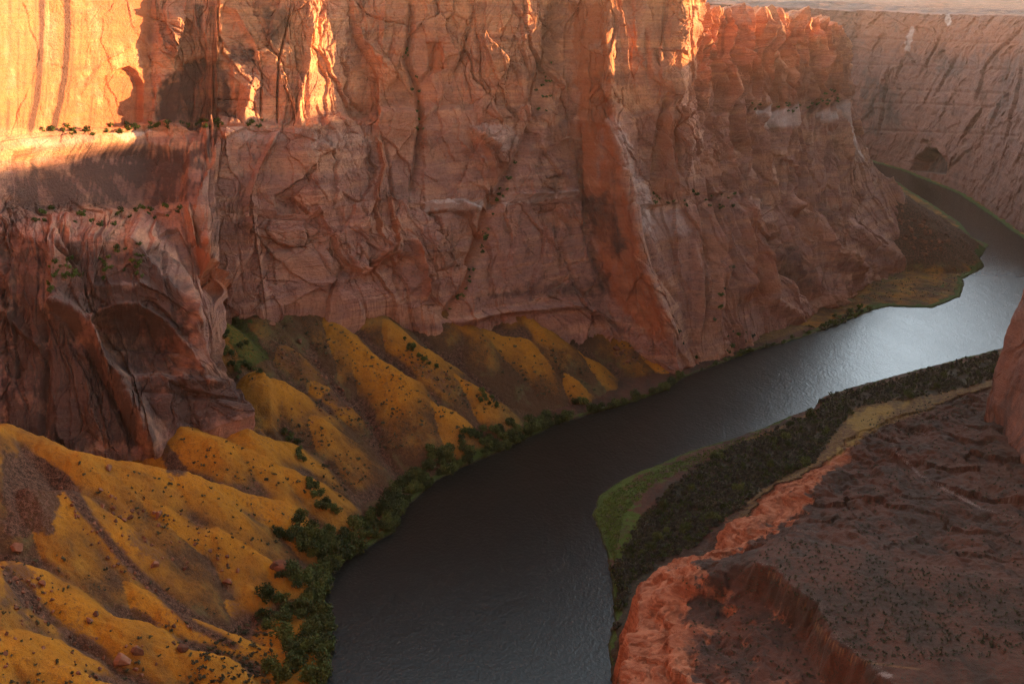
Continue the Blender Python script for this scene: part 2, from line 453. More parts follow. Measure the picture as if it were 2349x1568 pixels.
rib(rb((1400, 760, 895), (1345, 470, 912), (1342, 464, 914), (1305, 276, 924), (1305, 268, 929), (1292, -62, 938)), (-40, 130), (-1200, 4800))
rib(rb((1560, 848, 880), (1445, 480, 893), (1440, 474, 895), (1400, 280, 900), (1398, 921, 200, 0), (1402, 929, 288, 0)), (-40, 130), (-1000, 4850))
rib(rb((1600, 838, 905), (1500, 478, 925), (1500, 470, 928), (1450, 276, 929), (1450, 268, 933), (1440, -58, 942)), (-40, 130), (-900, 4900))
rib(rb((1682, 817, 932), (1600, 470, 948), (1600, 462, 952), (1572, 944, 197, 0), (1570, 948, 200, 0), (1576, 955, 286, 0)), (-40, 130), (-700, 4950))
rib(rb((1702, 800, 956), (1640, 468, 985), (1640, 455, 1005), (1600, 272, 1014), (1600, 262, 1020), (1602, 16, 1034)), (-30, 130), (-600, 5000), 262)
rib(rb((1790, 767, 1000), (1702, 470, 1035), (1702, 447, 1060), (1700, 264, 1080), (1700, 250, 1090), (1702, 36, 1108)), (-30, 130), (-500, 5000), 258)
rib(rb((1890, 703, 1066), (1830, 540, 1100), (1805, 500, 1112), (1800, 264, 1148), (1800, 246, 1164), (1802, 32, 1182)), (-35, 130), (-400, 5000), 252)
rib(rb((1992, 653, 1140), (1945, 520, 1172), (1935, 510, 1178), (1902, 258, 1228), (1905, 238, 1248), (1905, 52, 1264)), (-45, 130), (-300, 5000), 250)
rib(rb((2128, 602, 1258), (2020, 455, 1276), (2005, 430, 1282), (1935, 245, 1290), (1932, 232, 1300), (1926, 85, 1318)), (-60, 110), (-250, 4900), 244)
rib(rb((2050, 425, 1316), (2000, 372, 1322), (1994, 362, 1325), (1945, 235, 1332), (1942, 228, 1338), (1934, 100, 1352)), (-80, 80), (-300, 4700), 240)
rib([(395, 1470, 82), (385, 1470, 120), (383, 1470, 122), (368, 1470, 178), (364, 1470, 181), (352, 1470, 222)], (-110, 30), (-600, 4300), 238)
rib([(385, 1700, 80), (372, 1695, 115), (370, 1694, 118), (350, 1690, 178), (346, 1690, 181), (330, 1690, 230)], (-120, 10), (-800, 3800), 236)
rib([(300, 2000, 70), (285, 1985, 110), (282, 1982, 114), (262, 1970, 178), (258, 1968, 181), (244, 1960, 234)], (-110, -50), (-900, 3000), 236)
rib([(60, 2250, 60), (50, 2235, 110), (48, 2232, 114), (30, 2215, 178), (28, 2213, 181), (20, 2200, 236)], (-60, -120), (-1200, 2600), 238)
P, U, V, Q = loft(RIBS, (1, 4, 6), 0.62, [14, 165, 36, 100, 12, 150, 34, 26], (7.0, 0.035), 3)
NN = normals(P, 23, 15, 1)
flip = np.sign((NN[len(NN) // 2, 200] * np.array([0.3, -0.9, 0])).sum())
NN *= flip
DX, DY = proj(P)
okm = (P[..., 1] > 100) & (Q < 6.4) & (Q > 0.6)
C = Canvas(DX, DY, okm)
face = np.interp(Q, [0, 0.8, 5.95, 6.25, 7, 8], [0, 1, 1, 0.25, 0.2, 0.3])
brk = sstep(-0.15, 0.40, fbm(U / 48, V / 80, 3, 40))
rough = 0.42 + 1.15 * brk
smooth_wall = sstep(360, 330, DX) * sstep(480, 430, DY)               # polished wall on the left
low = sstep(0.25, -0.15, fbm(U / 120, V / 70, 3, 44)) * sstep(250, 310, DY)
rough *= (1 - 0.82 * smooth_wall) * (1 - 0.45 * low)
pill = sstep(1585, 1640, DX) * sstep(265, 235, DY)                    # jointed columns on the far shoulder
wU = U + 1.6 * fbm(U / 40, V / 40, 3, 50); wV = V + 1.6 * fbm(U / 40, V / 40, 3, 54)
f1, e1 = facet(wU, wV, 42, 70, 60)
f2, e2 = facet(wU + 0.25 * wV, wV, 15, 30, 65)
f3, e3 = facet(wU - 0.3 * wV, wV, 6, 9, 70)
f4, e4 = facet(wU, wV + 0.3 * wU, 2.6, 2.6, 75)
f5, e5 = facet(wU + 0.08 * wV, wV, 8.5, 75, 80)
D = rough * (4.2 * f1 + 2.1 * f2 + 0.70 * f3 + 0.22 * f4 - 0.9 * np.exp(-(e2 / 0.05) ** 2) - 0.35 * np.exp(-(e3 / 0.07) ** 2))
D += (1.2 * (1 - smooth_wall) + 5.0 * pill) * f5 - 6.5 * pill * np.exp(-(e5 / 0.14) ** 2)
D += 1.3 * fbm(U / 34, V / 26, 3, 90) * (1 - 0.7 * smooth_wall)
zb = P[..., 2] + 1.5 * fbm(U / 50, V / 30, 3, 95)
bed = perlin(zb / 5.5, U / 400, 97) + 0.6 * perlin(zb / 2.1, U / 250, 98)
D += 0.36 * bed * (1 - 0.6 * smooth_wall)
D += 0.25 * fbm(U / 2.2, V / 1.5, 3, 99)
S = np.zeros_like(D)
VN = np.zeros_like(D); PA = np.zeros_like(D); FR = np.zeros_like(D)
st = lambda *a: C.stroke(S, *a)
# left wall: overhanging arch, hanging slabs, joints
C.patch(S, [(238, 176), (270, 158), (294, 150), (314, 162), (329, 195), (329, 282), (236, 292)], -5.0, 7)
st([(306, 100), (285, 118), (240, 140), (214, 175), (190, 215)], 3, 1.2, 'L')
st([(375, 40), (392, 80), (415, 140), (420, 165)], 4, 3, 'R'); st([(363, 30), (375, 90), (412, 120)], 4, 2.5, 'L')
st([(480, 0), (542, 21), (590, 104), (601, 163)], 5, 4.5, 'L'); st([(500, 10), (510, 95)], 8, 3)
st([(670, 10), (655, 80), (639, 139), (636, 275)], 3.5, -6, 'V'); st([(600, 163), (597, 275)], 4, -4, 'V')
st([(572, 188), (566, 235), (565, 284)], 13, 9); st([(548, 195), (540, 280)], 5, -3)
st([(700, 170), (686, 240), (690, 285)], 7, 5); st([(720, 30), (712, 130), (704, 170)], 6, 4)
C.patch(S, [(417, 139), (470, 125), (535, 146), (545, 280), (352, 284), (355, 215)], -3.5, 10)
# ledge line: undercut below the vegetated ledge
st([(-20, 322), (100, 308), (345, 294), (500, 291), (640, 288), (715, 287)], 4, -3.0)
st([(0, 345), (120, 330), (330, 320)], 16, 2.5)
# lower left: varnished hollow wall, pillar with its dark left face, red corner
C.patch(S, [(20, 345), (160, 330), (330, 325), (440, 340), (430, 470), (90, 500), (40, 470)], -7, 26)
st([(500, 300), (470, 400), (444, 500)], 5, 3, 'R'); st([(640, 300), (600, 380), (572, 455), (570, 560)], 5, 6.5, 'L')
st([(438, 480), (450, 560), (500, 640), (525, 708)], 6, 9, 'L')
st([(438, 500), (452, 590), (500, 690)], 18, -7)
st([(575, 455), (600, 640), (608, 700)], 4, 3.5, 'R')
st([(560, 380), (540, 500), (560, 690)], 3, -1.5); st([(450, 475), (560, 486), (640, 480)], 3, -1.2)
# lower left: fin, dome with its alcove
st([(108, 690), (150, 722), (195, 759), (264, 856), (313, 950), (352, 1045)], 22, 15)
st([(108, 700), (150, 740), (190, 790), (240, 880), (290, 975), (330, 1040)], 9, -7, 'G')
st([(100, 720), (110, 820), (104, 900), (100, 1010)], 9, -5)
C.patch(S, [(186, 745), (205, 724), (243, 708), (290, 700), (335, 708), (382, 740), (420, 785), (452, 830), (400, 812), (330, 800), (260, 792), (212, 775)], -9, 15, 3)
C.patch(S, [(186, 745), (243, 708), (290, 700), (335, 708), (382, 740), (425, 785), (470, 850), (400, 880), (300, 880), (240, 850), (205, 790)], -11, 48, 5)
st([(185, 745), (240, 705), (313, 698), (385, 738), (440, 812)], 7, 5)
st([(262, 872), (330, 866), (420, 872), (520, 880), (590, 905)], 7, 2.5); st([(270, 900), (420, 905), (580, 925)], 5, -2)
st([(200, 660), (345, 655)], 10, 4); st([(120, 560), (160, 600), (185, 640)], 5, -4, 'V'); st([(0, 640), (25, 690)], 6, -4)
st([(0, 700), (60, 770), (110, 800)], 8, 6); st([(130, 515), (170, 590), (185, 605)], 8, -6)
st([(330, 548), (420, 640), (470, 780)], 10, 5)
# middle: debris gullies, fins and slabs
st([(944, 0), (941, 70), (930, 139), (958, 208), (968, 278), (961, 347), (948, 452)], 7, -6)
st([(885, 0), (878, 104), (875, 146)], 4, 3.5, 'L'); st([(1087, 0), (1073, 104), (1035, 191)], 6, -3.2)
st([(905, 60), (890, 150)], 5, -2.5); st([(1005, 90), (985, 165), (960, 200)], 6, -4)
C.patch(S, [(975, 95), (1015, 95), (1022, 160), (985, 172)], -3, 6)
st([(1274, 0), (1262, 139), (1240, 208), (1228, 295)], 18, -9); st([(1228, 170), (1226, 295)], 4, -3)
st([(1228, 280), (1198, 347), (1156, 417), (1121, 486), (1112, 545), (1080, 620), (1048, 683), (1024, 730)], 11, -8)
st([(1062, 333), (1090, 360), (1121, 412)], 4, 4, 'L'); st([(1080, 306), (1112, 350), (1142, 426)], 4, 5, 'L'); st([(1097, 302), (1140, 340), (1173, 398)], 5, 5.5, 'L')
st([(864, 316), (875, 382), (854, 434), (864, 545)], 5, 5.5, 'R'); st([(880, 322), (896, 400), (905, 460)], 4, -3)
st([(889, 450), (902, 521), (896, 561), (830, 622)], 5, 6, 'R'); st([(830, 622), (889, 582), (930, 580)], 5, 4.5, 'L')
st([(934, 547), (950, 580), (962, 620), (972, 685)], 7, 7.5); st([(925, 540), (905, 640), (920, 690)], 4, -3)
st([(969, 470), (1050, 466), (1110, 478)], 6, 3.5); st([(1160, 450), (1240, 444), (1323, 440)], 6, 3.5)
st([(982, 492), (1040, 484), (1090, 500)], 5, -4.5); st([(1250, 490), (1280, 484), (1310, 520), (1318, 545)], 5, -4.5)
st([(1060, 690), (1100, 560), (1125, 530)], 6, 3, 'R'); st([(1200, 300), (1330, 320)], 5, 2.5, 'L')
st([(1180, 340), (1236, 345), (1310, 312)], 4, 3, 'L'); st([(1290, 560), (1320, 640), (1350, 690)], 4, -3)
st([(760, 700), (775, 640), (800, 610)], 8, -4); st([(700, 520), (760, 640)], 3, -1.5); st([(1040, 740), (1160, 715), (1320, 700), (1420, 740)], 7, 4.5)
# big red buttress
st([(1400, 280), (1432, 400), (1452, 500), (1470, 600), (1500, 670), (1552, 810)], 8, 5.5)
st([(1382, 243), (1399, 278), (1434, 400), (1451, 545)], 3, -3, 'V')
st([(1326, 280), (1330, 420), (1352, 560), (1400, 690)], 6, -6)
st([(1396, 380), (1420, 520), (1440, 640)], 5, 4, 'R')
st([(1420, 10), (1428, 100), (1432, 190)], 6, 5); st([(1385, 20), (1395, 160), (1400, 250)], 6, 3)
st([(1470, 520), (1498, 620), (1560, 700)], 7, -4); st([(1538, 215), (1510, 285), (1500, 452)], 9, -8); st([(1525, 300), (1540, 450)], 6, 5)
st([(1560, 420), (1552, 300), (1590, 260)], 6, -5); st([(1480, 60), (1490, 200)], 5, -3); st([(1530, 0), (1525, 150)], 6, -4)
# shoulder: fins whose right flanks catch the light
st([(1591, 62), (1625, 110), (1647, 167), (1664, 208), (1699, 337)], 8, 8); st([(1600, 120), (1600, 250)], 7, -5)
st([(1661, 28), (1681, 115), (1699, 181), (1716, 243)], 8, 8); st([(1640, 60), (1660, 150)], 8, -6)
st([(1747, 52), (1758, 104), (1786, 174), (1789, 236)], 7, 7); st([(1722, 50), (1740, 150), (1760, 240)], 6, -5)
st([(1830, 25), (1850, 60), (1866, 150), (1870, 240)], 7, 6); st([(1808, 60), (1812, 240)], 4, -5); st([(1886, 60), (1884, 240)], 4, -5)
st([(1664, 262), (1680, 310), (1700, 350)], 9, -10); st([(1720, 262), (1722, 340), (1728, 400)], 8, -6)
st([(1831, 271), (1845, 347), (1838, 430)], 4, -4); st([(1754, 340), (1803, 372), (1826, 420)], 6, 4.5, 'R'); st([(1905, 280), (1925, 350), (1950, 500)], 5, 4, 'L')
st([(1770, 345), (1785, 400), (1790, 470)], 8, -6)
st([(1775, 533), (1790, 590), (1859, 665), (1880, 690)], 14, -16); st([(1800, 460), (1850, 520), (1900, 590), (1985, 640)], 16, 14)
st([(1690, 470), (1700, 560), (1690, 690)], 14, 14); st([(1640, 500), (1640, 760)], 9, 9); st([(1590, 560), (1600, 780)], 8, 8); st([(1735, 560), (1760, 690), (1830, 740)], 16, 12)
st([(1660, 540), (1664, 780)], 5, -5); st([(1614, 540), (1620, 800)], 4, -4); st([(1950, 520), (2000, 560), (2080, 610)], 12, 9)
st([(1952, 500), (1968, 440), (1950, 380)], 5, -4); st([(1910, 600), (1990, 600)], 5, -3)
sh = sstep(1580, 1610, DX) * sstep(1960, 1925, DX) * (P[..., 1] < 1330) * okm
sw = sstep(700, 640, DY - 0.2 * (DX - 1600))
def saw(per, ns, cut):
    t = (U + ns * fbm(U / 30, V / 60, 3, 92)) / per + 0.35 * fbm(U / 60, V / 90, 2, 93)
    f = t - np.floor(t)
    return np.where(f < cut, f / cut, (1 - f) / (1 - cut)) - 0.5
D = D + sh * sw * (saw(27, 7, 0.80) * np.interp(DY, [180, 300, 600], [17, 13, 8]) + saw(11, 5, 0.75) * np.interp(DY, [200, 300, 600], [5.5, 3.5, 2.0]))
g1, h1 = facet(wU + 0.55 * wV, wV, 20, 80, 82)
g2, h2 = facet(wU - 0.45 * wV, wV, 26, 90, 84)
D = D + (1 - smooth_wall) * (2.5 * g1 + 2.5 * g2 - (0.12 + 0.55 * brk) * (np.exp(-(h1 / 0.03) ** 2) + np.exp(-(h2 / 0.028) ** 2)))
D = D * face + S * np.clip(face, 0, 1)
P2 = P + NN * D[..., None]
hz = 2.5 * fbm(P[..., 0] / 60, P[..., 1] / 60, 5, 31) * np.interp(Q, [6, 6.3, 8], [0, 1, 1]) + 26 * np.maximum(0, fbm(P[..., 0] / 900, P[..., 1] / 900, 4, 33)) * np.interp(Q, [6, 7, 7.3, 8], [0, 0, 1, 1])
P2[..., 2] += hz
# stains, with some shade painted into the varnish tone
pt = C.patch; sk = C.stroke
for x0, x1, w, a in ((94, 70, 3.2, 1.0), (153, 120, 3.6, 1.1), (22, 18, 2.6, 0.6), (43, 40, 1.2, 0.6), (60, 50, 2.0, 0.35), (112, 95, 1.4, 0.6), (122, 102, 1.2, 0.5), (168, 140, 1.6, 0.5), (186, 172, 1.4, 0.4), (216, 205, 2.4, 0.55), (226, 214, 1.4, 0.5), (80, 62, 1.4, 0.5), (104, 84, 1.2, 0.5), (200, 190, 1.2, 0.35), (250, 244, 2, 0.25)):
    sk(VN, [(x0, -40), (x0, 60), (x0 - 0.12 * (x0 - x1), 170), (x0 - 0.5 * (x0 - x1), 240), (x1, 302)], w * 1.7, a * (2.2 if a > 0.65 else 0.7))
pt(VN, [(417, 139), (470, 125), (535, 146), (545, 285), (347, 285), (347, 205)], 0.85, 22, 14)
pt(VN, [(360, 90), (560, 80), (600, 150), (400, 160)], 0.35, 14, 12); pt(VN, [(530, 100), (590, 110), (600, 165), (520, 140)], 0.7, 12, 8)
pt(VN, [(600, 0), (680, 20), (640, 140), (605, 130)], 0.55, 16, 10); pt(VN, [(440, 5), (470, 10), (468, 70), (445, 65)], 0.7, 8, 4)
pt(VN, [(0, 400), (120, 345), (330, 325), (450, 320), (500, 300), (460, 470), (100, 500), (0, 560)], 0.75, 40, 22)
for i in range(26):
    x = 150 + i * 12 + 5 * math.sin(i * 7.1); sk(VN, [(x + 22, 315 + 6 * math.cos(i * 3.3)), (x + 14, 380), (x, 470)], 2.0 + (i % 3), 0.45)
sk(VN, [(92, 345), (98, 400), (104, 490)], 6, 0.9); sk(VN, [(70, 330), (95, 480)], 3, 0.6); sk(VN, [(150, 370), (140, 480)], 5, 0.6)
pt(VN, [(440, 500), (560, 490), (560, 560), (470, 560)], 0.35, 20, 12)
pt(VN, [(-20, 500), (60, 520), (320, 520), (440, 600), (480, 800), (600, 870), (600, 965), (350, 1060), (-20, 1060)], 0.8, 60, 30)  # varnish of dome and fins, spread wide to paint the lower left dimmer
pt(VN, [(0, 660), (110, 690), (330, 1000), (350, 1040), (0, 1040)], 0.55, 40, 22); pt(VN, [(250, 860), (480, 868), (590, 900), (590, 960), (340, 960)], 0.5, 24, 14)
pt(VN, [(1325, 440), (1400, 430), (1450, 560), (1420, 620), (1350, 540)], 0.55, 18, 10)
pt(VN, [(1150, 130), (1250, 140), (1240, 190), (1120, 180)], 0.35, 18, 14); pt(VN, [(1230, 0), (1300, 0), (1290, 200), (1230, 210)], 0.3, 18, 12)  # second patch paints the shade of the upper recess into the rock
pt(VN, [(1240, 640), (1400, 630), (1400, 690), (1060, 690)], 0.55, 18, 14)
pt(VN, [(1775, 530), (1830, 560), (1900, 690), (1820, 640)], 0.5, 16, 12); pt(VN, [(600, 520), (760, 540), (820, 640), (700, 660)], 0.25, 24, 20)  # first patch: darker tone along the carved hollow
pt(PA, [(230, 300), (345, 290), (350, 300), (290, 330)], 0.9, 5, 5); pt(PA, [(500, 288), (700, 288), (690, 312), (560, 330), (520, 320)], 0.55, 10, 10)
pt(PA, [(30, 318), (210, 308), (260, 318), (140, 345), (120, 372), (40, 340)], 0.45, 10, 8)
pt(PA, [(969, 462), (1110, 456), (1112, 482), (980, 486)], 0.9, 4, 5); pt(PA, [(1150, 448), (1323, 436), (1318, 452), (1160, 472)], 0.7, 4, 5)
pt(PA, [(1062, 280), (1180, 285), (1200, 330), (1140, 350), (1080, 300)], 0.5, 10, 10); pt(PA, [(1385, 270), (1420, 280), (1520, 520), (1470, 560), (1440, 430)], 0.55, 14, 10)
pt(PA, [(1733, 252), (1820, 252), (1835, 290), (1800, 300), (1745, 292)], 1.0, 8, 6); pt(PA, [(1866, 258), (1904, 258), (1912, 284), (1870, 290)], 1.0, 6, 5); pt(PA, [(1900, 245), (1945, 236), (1975, 320), (1985, 390), (1925, 330)], 0.7, 8, 6)
pt(PA, [(1450, 460), (1560, 480), (1600, 540), (1500, 560)], 0.45, 18, 14); pt(PA, [(690, 300), (850, 300), (860, 340), (700, 340)], 0.3, 14, 12)
pt(PA, [(215, 650), (340, 640), (350, 655), (230, 690)], 0.6, 8, 8); sk(PA, [(262, 858), (330, 853), (420, 862), (507, 868)], 2.2, 0.8)
pt(FR, [(1300, 0), (1400, 0), (1408, 290), (1460, 520), (1550, 800), (1500, 790), (1400, 690), (1330, 450), (1322, 280)], 0.85, 14, 8)
pt(FR, [(975, 95), (1015, 95), (1022, 160), (985, 172)], 1.0, 6, 4); pt(FR, [(1060, 260), (1090, 290), (1180, 400), (1130, 430), (1060, 330)], 0.45, 14, 10)
pt(FR, [(438, 490), (480, 560), (525, 700), (505, 700), (445, 580)], 1.0, 6, 4); pt(FR, [(830, 600), (900, 575), (930, 600), (840, 640)], 0.6, 8, 6)
sk(FR, [(868, 316), (878, 382), (860, 434), (866, 545)], 5, 0.9); sk(FR, [(892, 450), (904, 521), (898, 561)], 6, 0.9); sk(FR, [(938, 547), (966, 620), (972, 683)], 6, 0.8)
sk(FR, [(955, 200), (968, 278), (975, 347)], 9, 0.6); sk(FR, [(1121, 486), (1112, 545), (1080, 620), (1048, 683)], 8, 0.8)
pt(FR, [(191, 742), (313, 710), (382, 752), (440, 815), (380, 800), (300, 745)], 0.7, 8, 6); pt(FR, [(200, 770), (290, 950), (340, 1040), (300, 1020), (240, 900)], 0.7, 10, 6)
pt(FR, [(1500, 260), (1570, 260), (1560, 460), (1500, 460)], 0.5, 14, 10); pt(FR, [(1600, 30), (1930, 60), (1930, 240), (1640, 240)], 0.25, 20, 20); pt(FR, [(1680, 470), (1760, 480), (1760, 700), (1680, 700)], 0.45, 18, 12)
FR += 0.35 * sstep(420, 250, DY) * okm * sstep(800, 900, DX) * sstep(1000, 300, np.abs(DX - 1250))
FR += 0.8 * smooth_wall * sstep(305, 285, DY) * okm
BENCH = [(0, 0)]
VN = VN * np.interp(Q, [5.9, 6.1], [1, 0]) + 0.3 * sstep(6.1, 6.5, Q) 
cliff = grid_mesh('canyon_cliff', P2, {'varnish_shade': VN, 'pale': PA, 'fresh': FR}, M_CLIFF, False)
put(cliff, 'tall red sandstone canyon cliff with ledges and fins across the river', 'cliff', kind='structure')
FOOT = [r[1] for r in RIBS]
del P, U, V, Q, NN, DX, DY, D, S, f1, f2, f3, f4, f5, e1, e2, e3, e4, e5, wU, wV, P2, zb, bed

# ---- the cliff under the viewpoint: the same outer wall carried round behind the camera
RIBS = []
rib([(-345, 470, 60), (-352, 480, 140), (-362, 490, 200), (-372, 492, 292)], (-150, 20), (-4000, 300))
rib([(-330, 330, 40), (-340, 325, 140), (-350, 322, 200), (-360, 320, 296)], (-150, -30), (-4000, -600))
rib([(-190, 175, 20), (-205, 160, 130), (-215, 145, 210), (-225, 130, 292)], (-100, -120), (-3500, -3000))
rib([(-40, 75, 10), (-44, 50, 130), (-46, 25, 215), (-48, -2, 287.6)], (-20, -120), (-1200, -4500), 288)
rib([(60, 75, 10), (58, 50, 130), (56, 25, 215), (54, -2, 287.6)], (20, -120), (1200, -4500), 288)
rib([(260, 130, 10), (270, 105, 130), (275, 80, 215), (285, 50, 284)], (60, -120), (3000, -4000))
rib([(800, 160, 10), (805, 130, 130), (805, 110, 215), (810, 80, 280)], (60, -120), (5000, -3000))
P, U, V, Q = loft(RIBS, (1, 4), 5.0, [4, 26, 18, 22, 12, 12], (6, 0.0), 13)
D = (4 * facet(U, V, 40, 60, 160)[0] + 2 * facet(U, V, 14, 20, 165)[0]) * np.interp(Q, [0, 1, 3.6, 4, 5], [0, 1, 1, 0, 0])
NN = normals(P, 9, 5); NN *= np.sign(NN[len(NN) // 2, 30, 1])
P = P + NN * D[..., None]
z0 = np.zeros(P.shape[:2])
put(grid_mesh('overlook_cliff', P, {'varnish_shade': z0, 'pale': z0, 'fresh': z0}, M_CLIFF), 'cliff below the overlook on the near side of the bend', 'cliff', kind='structure')

# ---- the high inner wall on the right and the far reach
RIBS = []
w = lambda a, back, far, zb=None, zf=None: rib(a, back, far, zb, zf)
w([(420, 330, 20), (440, 335, 120), (450, 340, 210), (462, 345, 268)], (150, 60), (5000, 700))
w([(318, 420, 40), (340, 420, 120), (352, 425, 215), (362, 430, 268)], (150, 40), (5000, 900))
w([(288, 560, 32), (315, 560, 115), (332, 560, 215), (345, 562, 270)], (150, 30), (5000, 1000))
w([(292, 657, 24), (322, 652, 115), (340, 650, 215), (352, 650, 270)], (150, 20), (5000, 1100))
w([(309, 760, 16), (333, 776, 111), (347, 786, 215), (358, 790, 270)], (150, 10), (5000, 1200))
w([(400, 860, 4), (418, 850, 110), (432, 845, 215), (445, 840, 263)], (150, 0), (5000, 1300))
w([(505, 1010, 0), (524, 1002, 110), (548, 996, 215), (564, 990, 264)], (150, 0), (5000, 1400))
w([(572, 1200, 0), (592, 1195, 110), (617, 1190, 215), (634, 1188, 275)], (150, 0), (5000, 1600))
w([(590, 1389, 0), (614, 1388, 110), (642, 1386, 200), (662, 1385, 270)], (150, 0), (5000, 1900))
w([(606, 1540, 0), (632, 1540, 100), (660, 1538, 195), (682, 1538, 250)], (150, 10), (5000, 2200), 252)
w([(620, 1682, 0), (644, 1682, 100), (670, 1681, 192), (688, 1680, 234)], (150, 20), (5000, 2500), 238)
w([(604, 1900, 0), (628, 1905, 100), (652, 1908, 188), (668, 1910, 230)], (140, 60), (5000, 3200), 234)
w([(548, 2130, 0), (567, 2145, 100), (587, 2155, 188), (600, 2165, 228)], (120, 110), (4500, 4500), 232)
w([(400, 2380, 0), (412, 2400, 100), (428, 2420, 188), (438, 2436, 228)], (80, 140), (3000, 6500), 236)
w([(0, 2600, 0), (6, 2625, 100), (14, 2645, 188), (20, 2660, 238)], (20, 160), (500, 7000), 246)
w([(-700, 2760, 0), (-700, 2785, 100), (-700, 2800, 188), (-700, 2815, 240)], (-20, 160), (-2500, 7000), 248)
P, U, V, Q = loft(RIBS, (1, 4), 1.3, [6, 90, 80, 50, 44, 60], (16, 0.03), 23)
NN = normals(P, 13, 9)
NN *= np.sign((NN[len(NN) // 2, 60] * np.array([-1, 0, 0])).sum())
DX, DY = proj(P)
okm = (P[..., 1] > 100) & (Q > 0.5) & (Q < 4.3)
C = Canvas(DX, DY, okm)
near = sstep(1100, 900, P[..., 1])
face = np.interp(Q, [0, 0.8, 3.95, 4.2, 6], [0, 1, 1, 0.2, 0.2])
wU = U + 2 * fbm(U / 40, V / 40, 3, 150); wV = V + 2 * fbm(U / 40, V / 40, 3, 154)
D = 4.5 * facet(wU, wV, 60, 60, 160)[0] + 3.2 * facet(wU + 0.5 * wV, wV, 20, 34, 165)[0] + 1.7 * facet(wU - 0.6 * wV, wV, 9, 14, 170)[0] + 0.8 * facet(wU, wV, 4, 5, 175)[0]
D = 0.45 * D * (1 - 0.55 * near) + 1.6 * fbm(U / 30, V / 60, 4, 180) + 0.5 * perlin(P[..., 2] / 6 + fbm(U / 80, V / 40, 2, 182), U / 300, 183)
S = np.zeros_like(D); VN = np.zeros_like(D); PA = np.zeros_like(D); FR = np.zeros_like(D)
far_ok = okm & (P[..., 1] > 1200)
C.ok = far_ok
C.patch(S, [(2086, 392), (2096, 362), (2125, 338), (2150, 340), (2172, 372), (2174, 402)], -22, 8)
C.patch(S, [(2112, 330), (2118, 318), (2134, 322), (2130, 334)], -8, 4)
for a in ([(2349, 130), (2330, 230), (2300, 330)], [(2349, 60), (2260, 150), (2235, 240)], [(2250, 250), (2200, 330)], [(2160, 80), (2110, 170)], [(2190, 130), (2140, 230)], [(2300, 220), (2270, 300)], [(2230, 340), (2180, 380)], [(2040, 150), (2010, 330)], [(2080, 120), (2050, 200)]):
    C.stroke(S, a, 7, 4.5, 'L'); C.stroke(S, a, 5, -2)
for y in (90, 150, 205, 236, 300):
    C.stroke(S, [(1930, y - 4), (2150, y + 4), (2349, y + 12)], 3, -1.5)
C.patch(VN, [(1985, 160), (2060, 190), (2080, 300), (2000, 330), (1960, 220)], 0.7, 24, 20); C.patch(VN, [(2150, 110), (2230, 140), (2200, 190), (2140, 170)], 0.4, 16, 14)
C.patch(VN, [(2300, 130), (2349, 110), (2349, 260), (2260, 300)], 0.4, 18, 16); C.patch(VN, [(2088, 392), (2125, 338), (2150, 340), (2174, 400)], 0.8, 6, 4)  # second patch: darker tone filling the arched alcove
C.patch(PA, [(2165, 30), (2186, 28), (2184, 60), (2172, 66)], 0.9, 4, 4); C.patch(PA, [(2080, 60), (2100, 60), (2085, 120), (2072, 110)], 0.6, 5, 5)
C.patch(FR, [(1960, 20), (2349, 40), (2349, 150), (1960, 130)], 0.35, 30, 20)
C.ok = okm & (P[..., 1] < 900)
C.stroke(S, [(2345, 700), (2300, 850), (2290, 960)], 9, 4); C.stroke(S, [(2330, 640), (2290, 800), (2270, 900)], 6, 2)
VN += 0.55 * sstep(4.05, 4.4, Q); VN += 0.5 * near * sstep(0.1, 0.5, fbm(U / 5, V / 60, 3, 190)) * okm; FR += 0.3 * near * okm
P2 = P + NN * ((D * face + S * np.clip(face, 0, 1)))[..., None]
P2[..., 2] += 2.5 * fbm(P[..., 0] / 60, P[..., 1] / 60, 5, 131) * np.interp(Q, [4, 4.3, 6], [0, 1, 1]) + 70 * np.maximum(0, fbm(P[..., 0] / 900 + 3.1, P[..., 1] / 900, 4, 133)) * sstep(1900, 3600, P[..., 1] - 0.3 * P[..., 0])
put(grid_mesh('far_cliff', P2, {'varnish_shade': VN, 'pale': PA, 'fresh': FR}, M_BUTTE), 'hazy sandstone wall of the inner bend with plateau on top', 'cliff', kind='structure')
RFOOT = [r[1] for r in RIBS]
del P, U, V, Q, NN, DX, DY, D, S, P2, wU, wV

# ------------------------------------------------------------------ river outline (plan)
LB = [(745, 1568), (758, 1500), (735, 1410), (745, 1325), (800, 1278), (900, 1222), (915, 1172), (1000, 1105), (1060, 1072), (1170, 1024), (1290, 967), (1420, 932), (1530, 895), (1562, 868), (1650, 835), (1730, 803), (1800, 787), (1900, 752), (2000, 711), (2040, 703), (2140, 706), (2200, 681), (2213, 652), (2210, 640), (2258, 612), (2248, 592), (2268, 562), (2230, 545), (2200, 510), (2140, 470), (2090, 440), (2050, 412)]
RB = [(1400, 1480), (1412, 1390), (1405, 1340), (1400, 1300), (1376, 1215), (1360, 1182), (1376, 1140), (1420, 1105), (1500, 1070), (1600, 1030), (1690, 1005), (1760, 980), (1812, 955), (1868, 938), (1880, 915), (1950, 890), (2010, 875), (2100, 850), (2180, 830), (2278, 805)]
LBP = [(700, 150), (300, 190), (60, 235), (-30, 330), (-75, 410)] + [at_z(x, y, 0)[:2] for x, y in LB] + [(548, 1760), (535, 1900), (475, 2090), (330, 2310), (-60, 2510), (-800, 2660)]
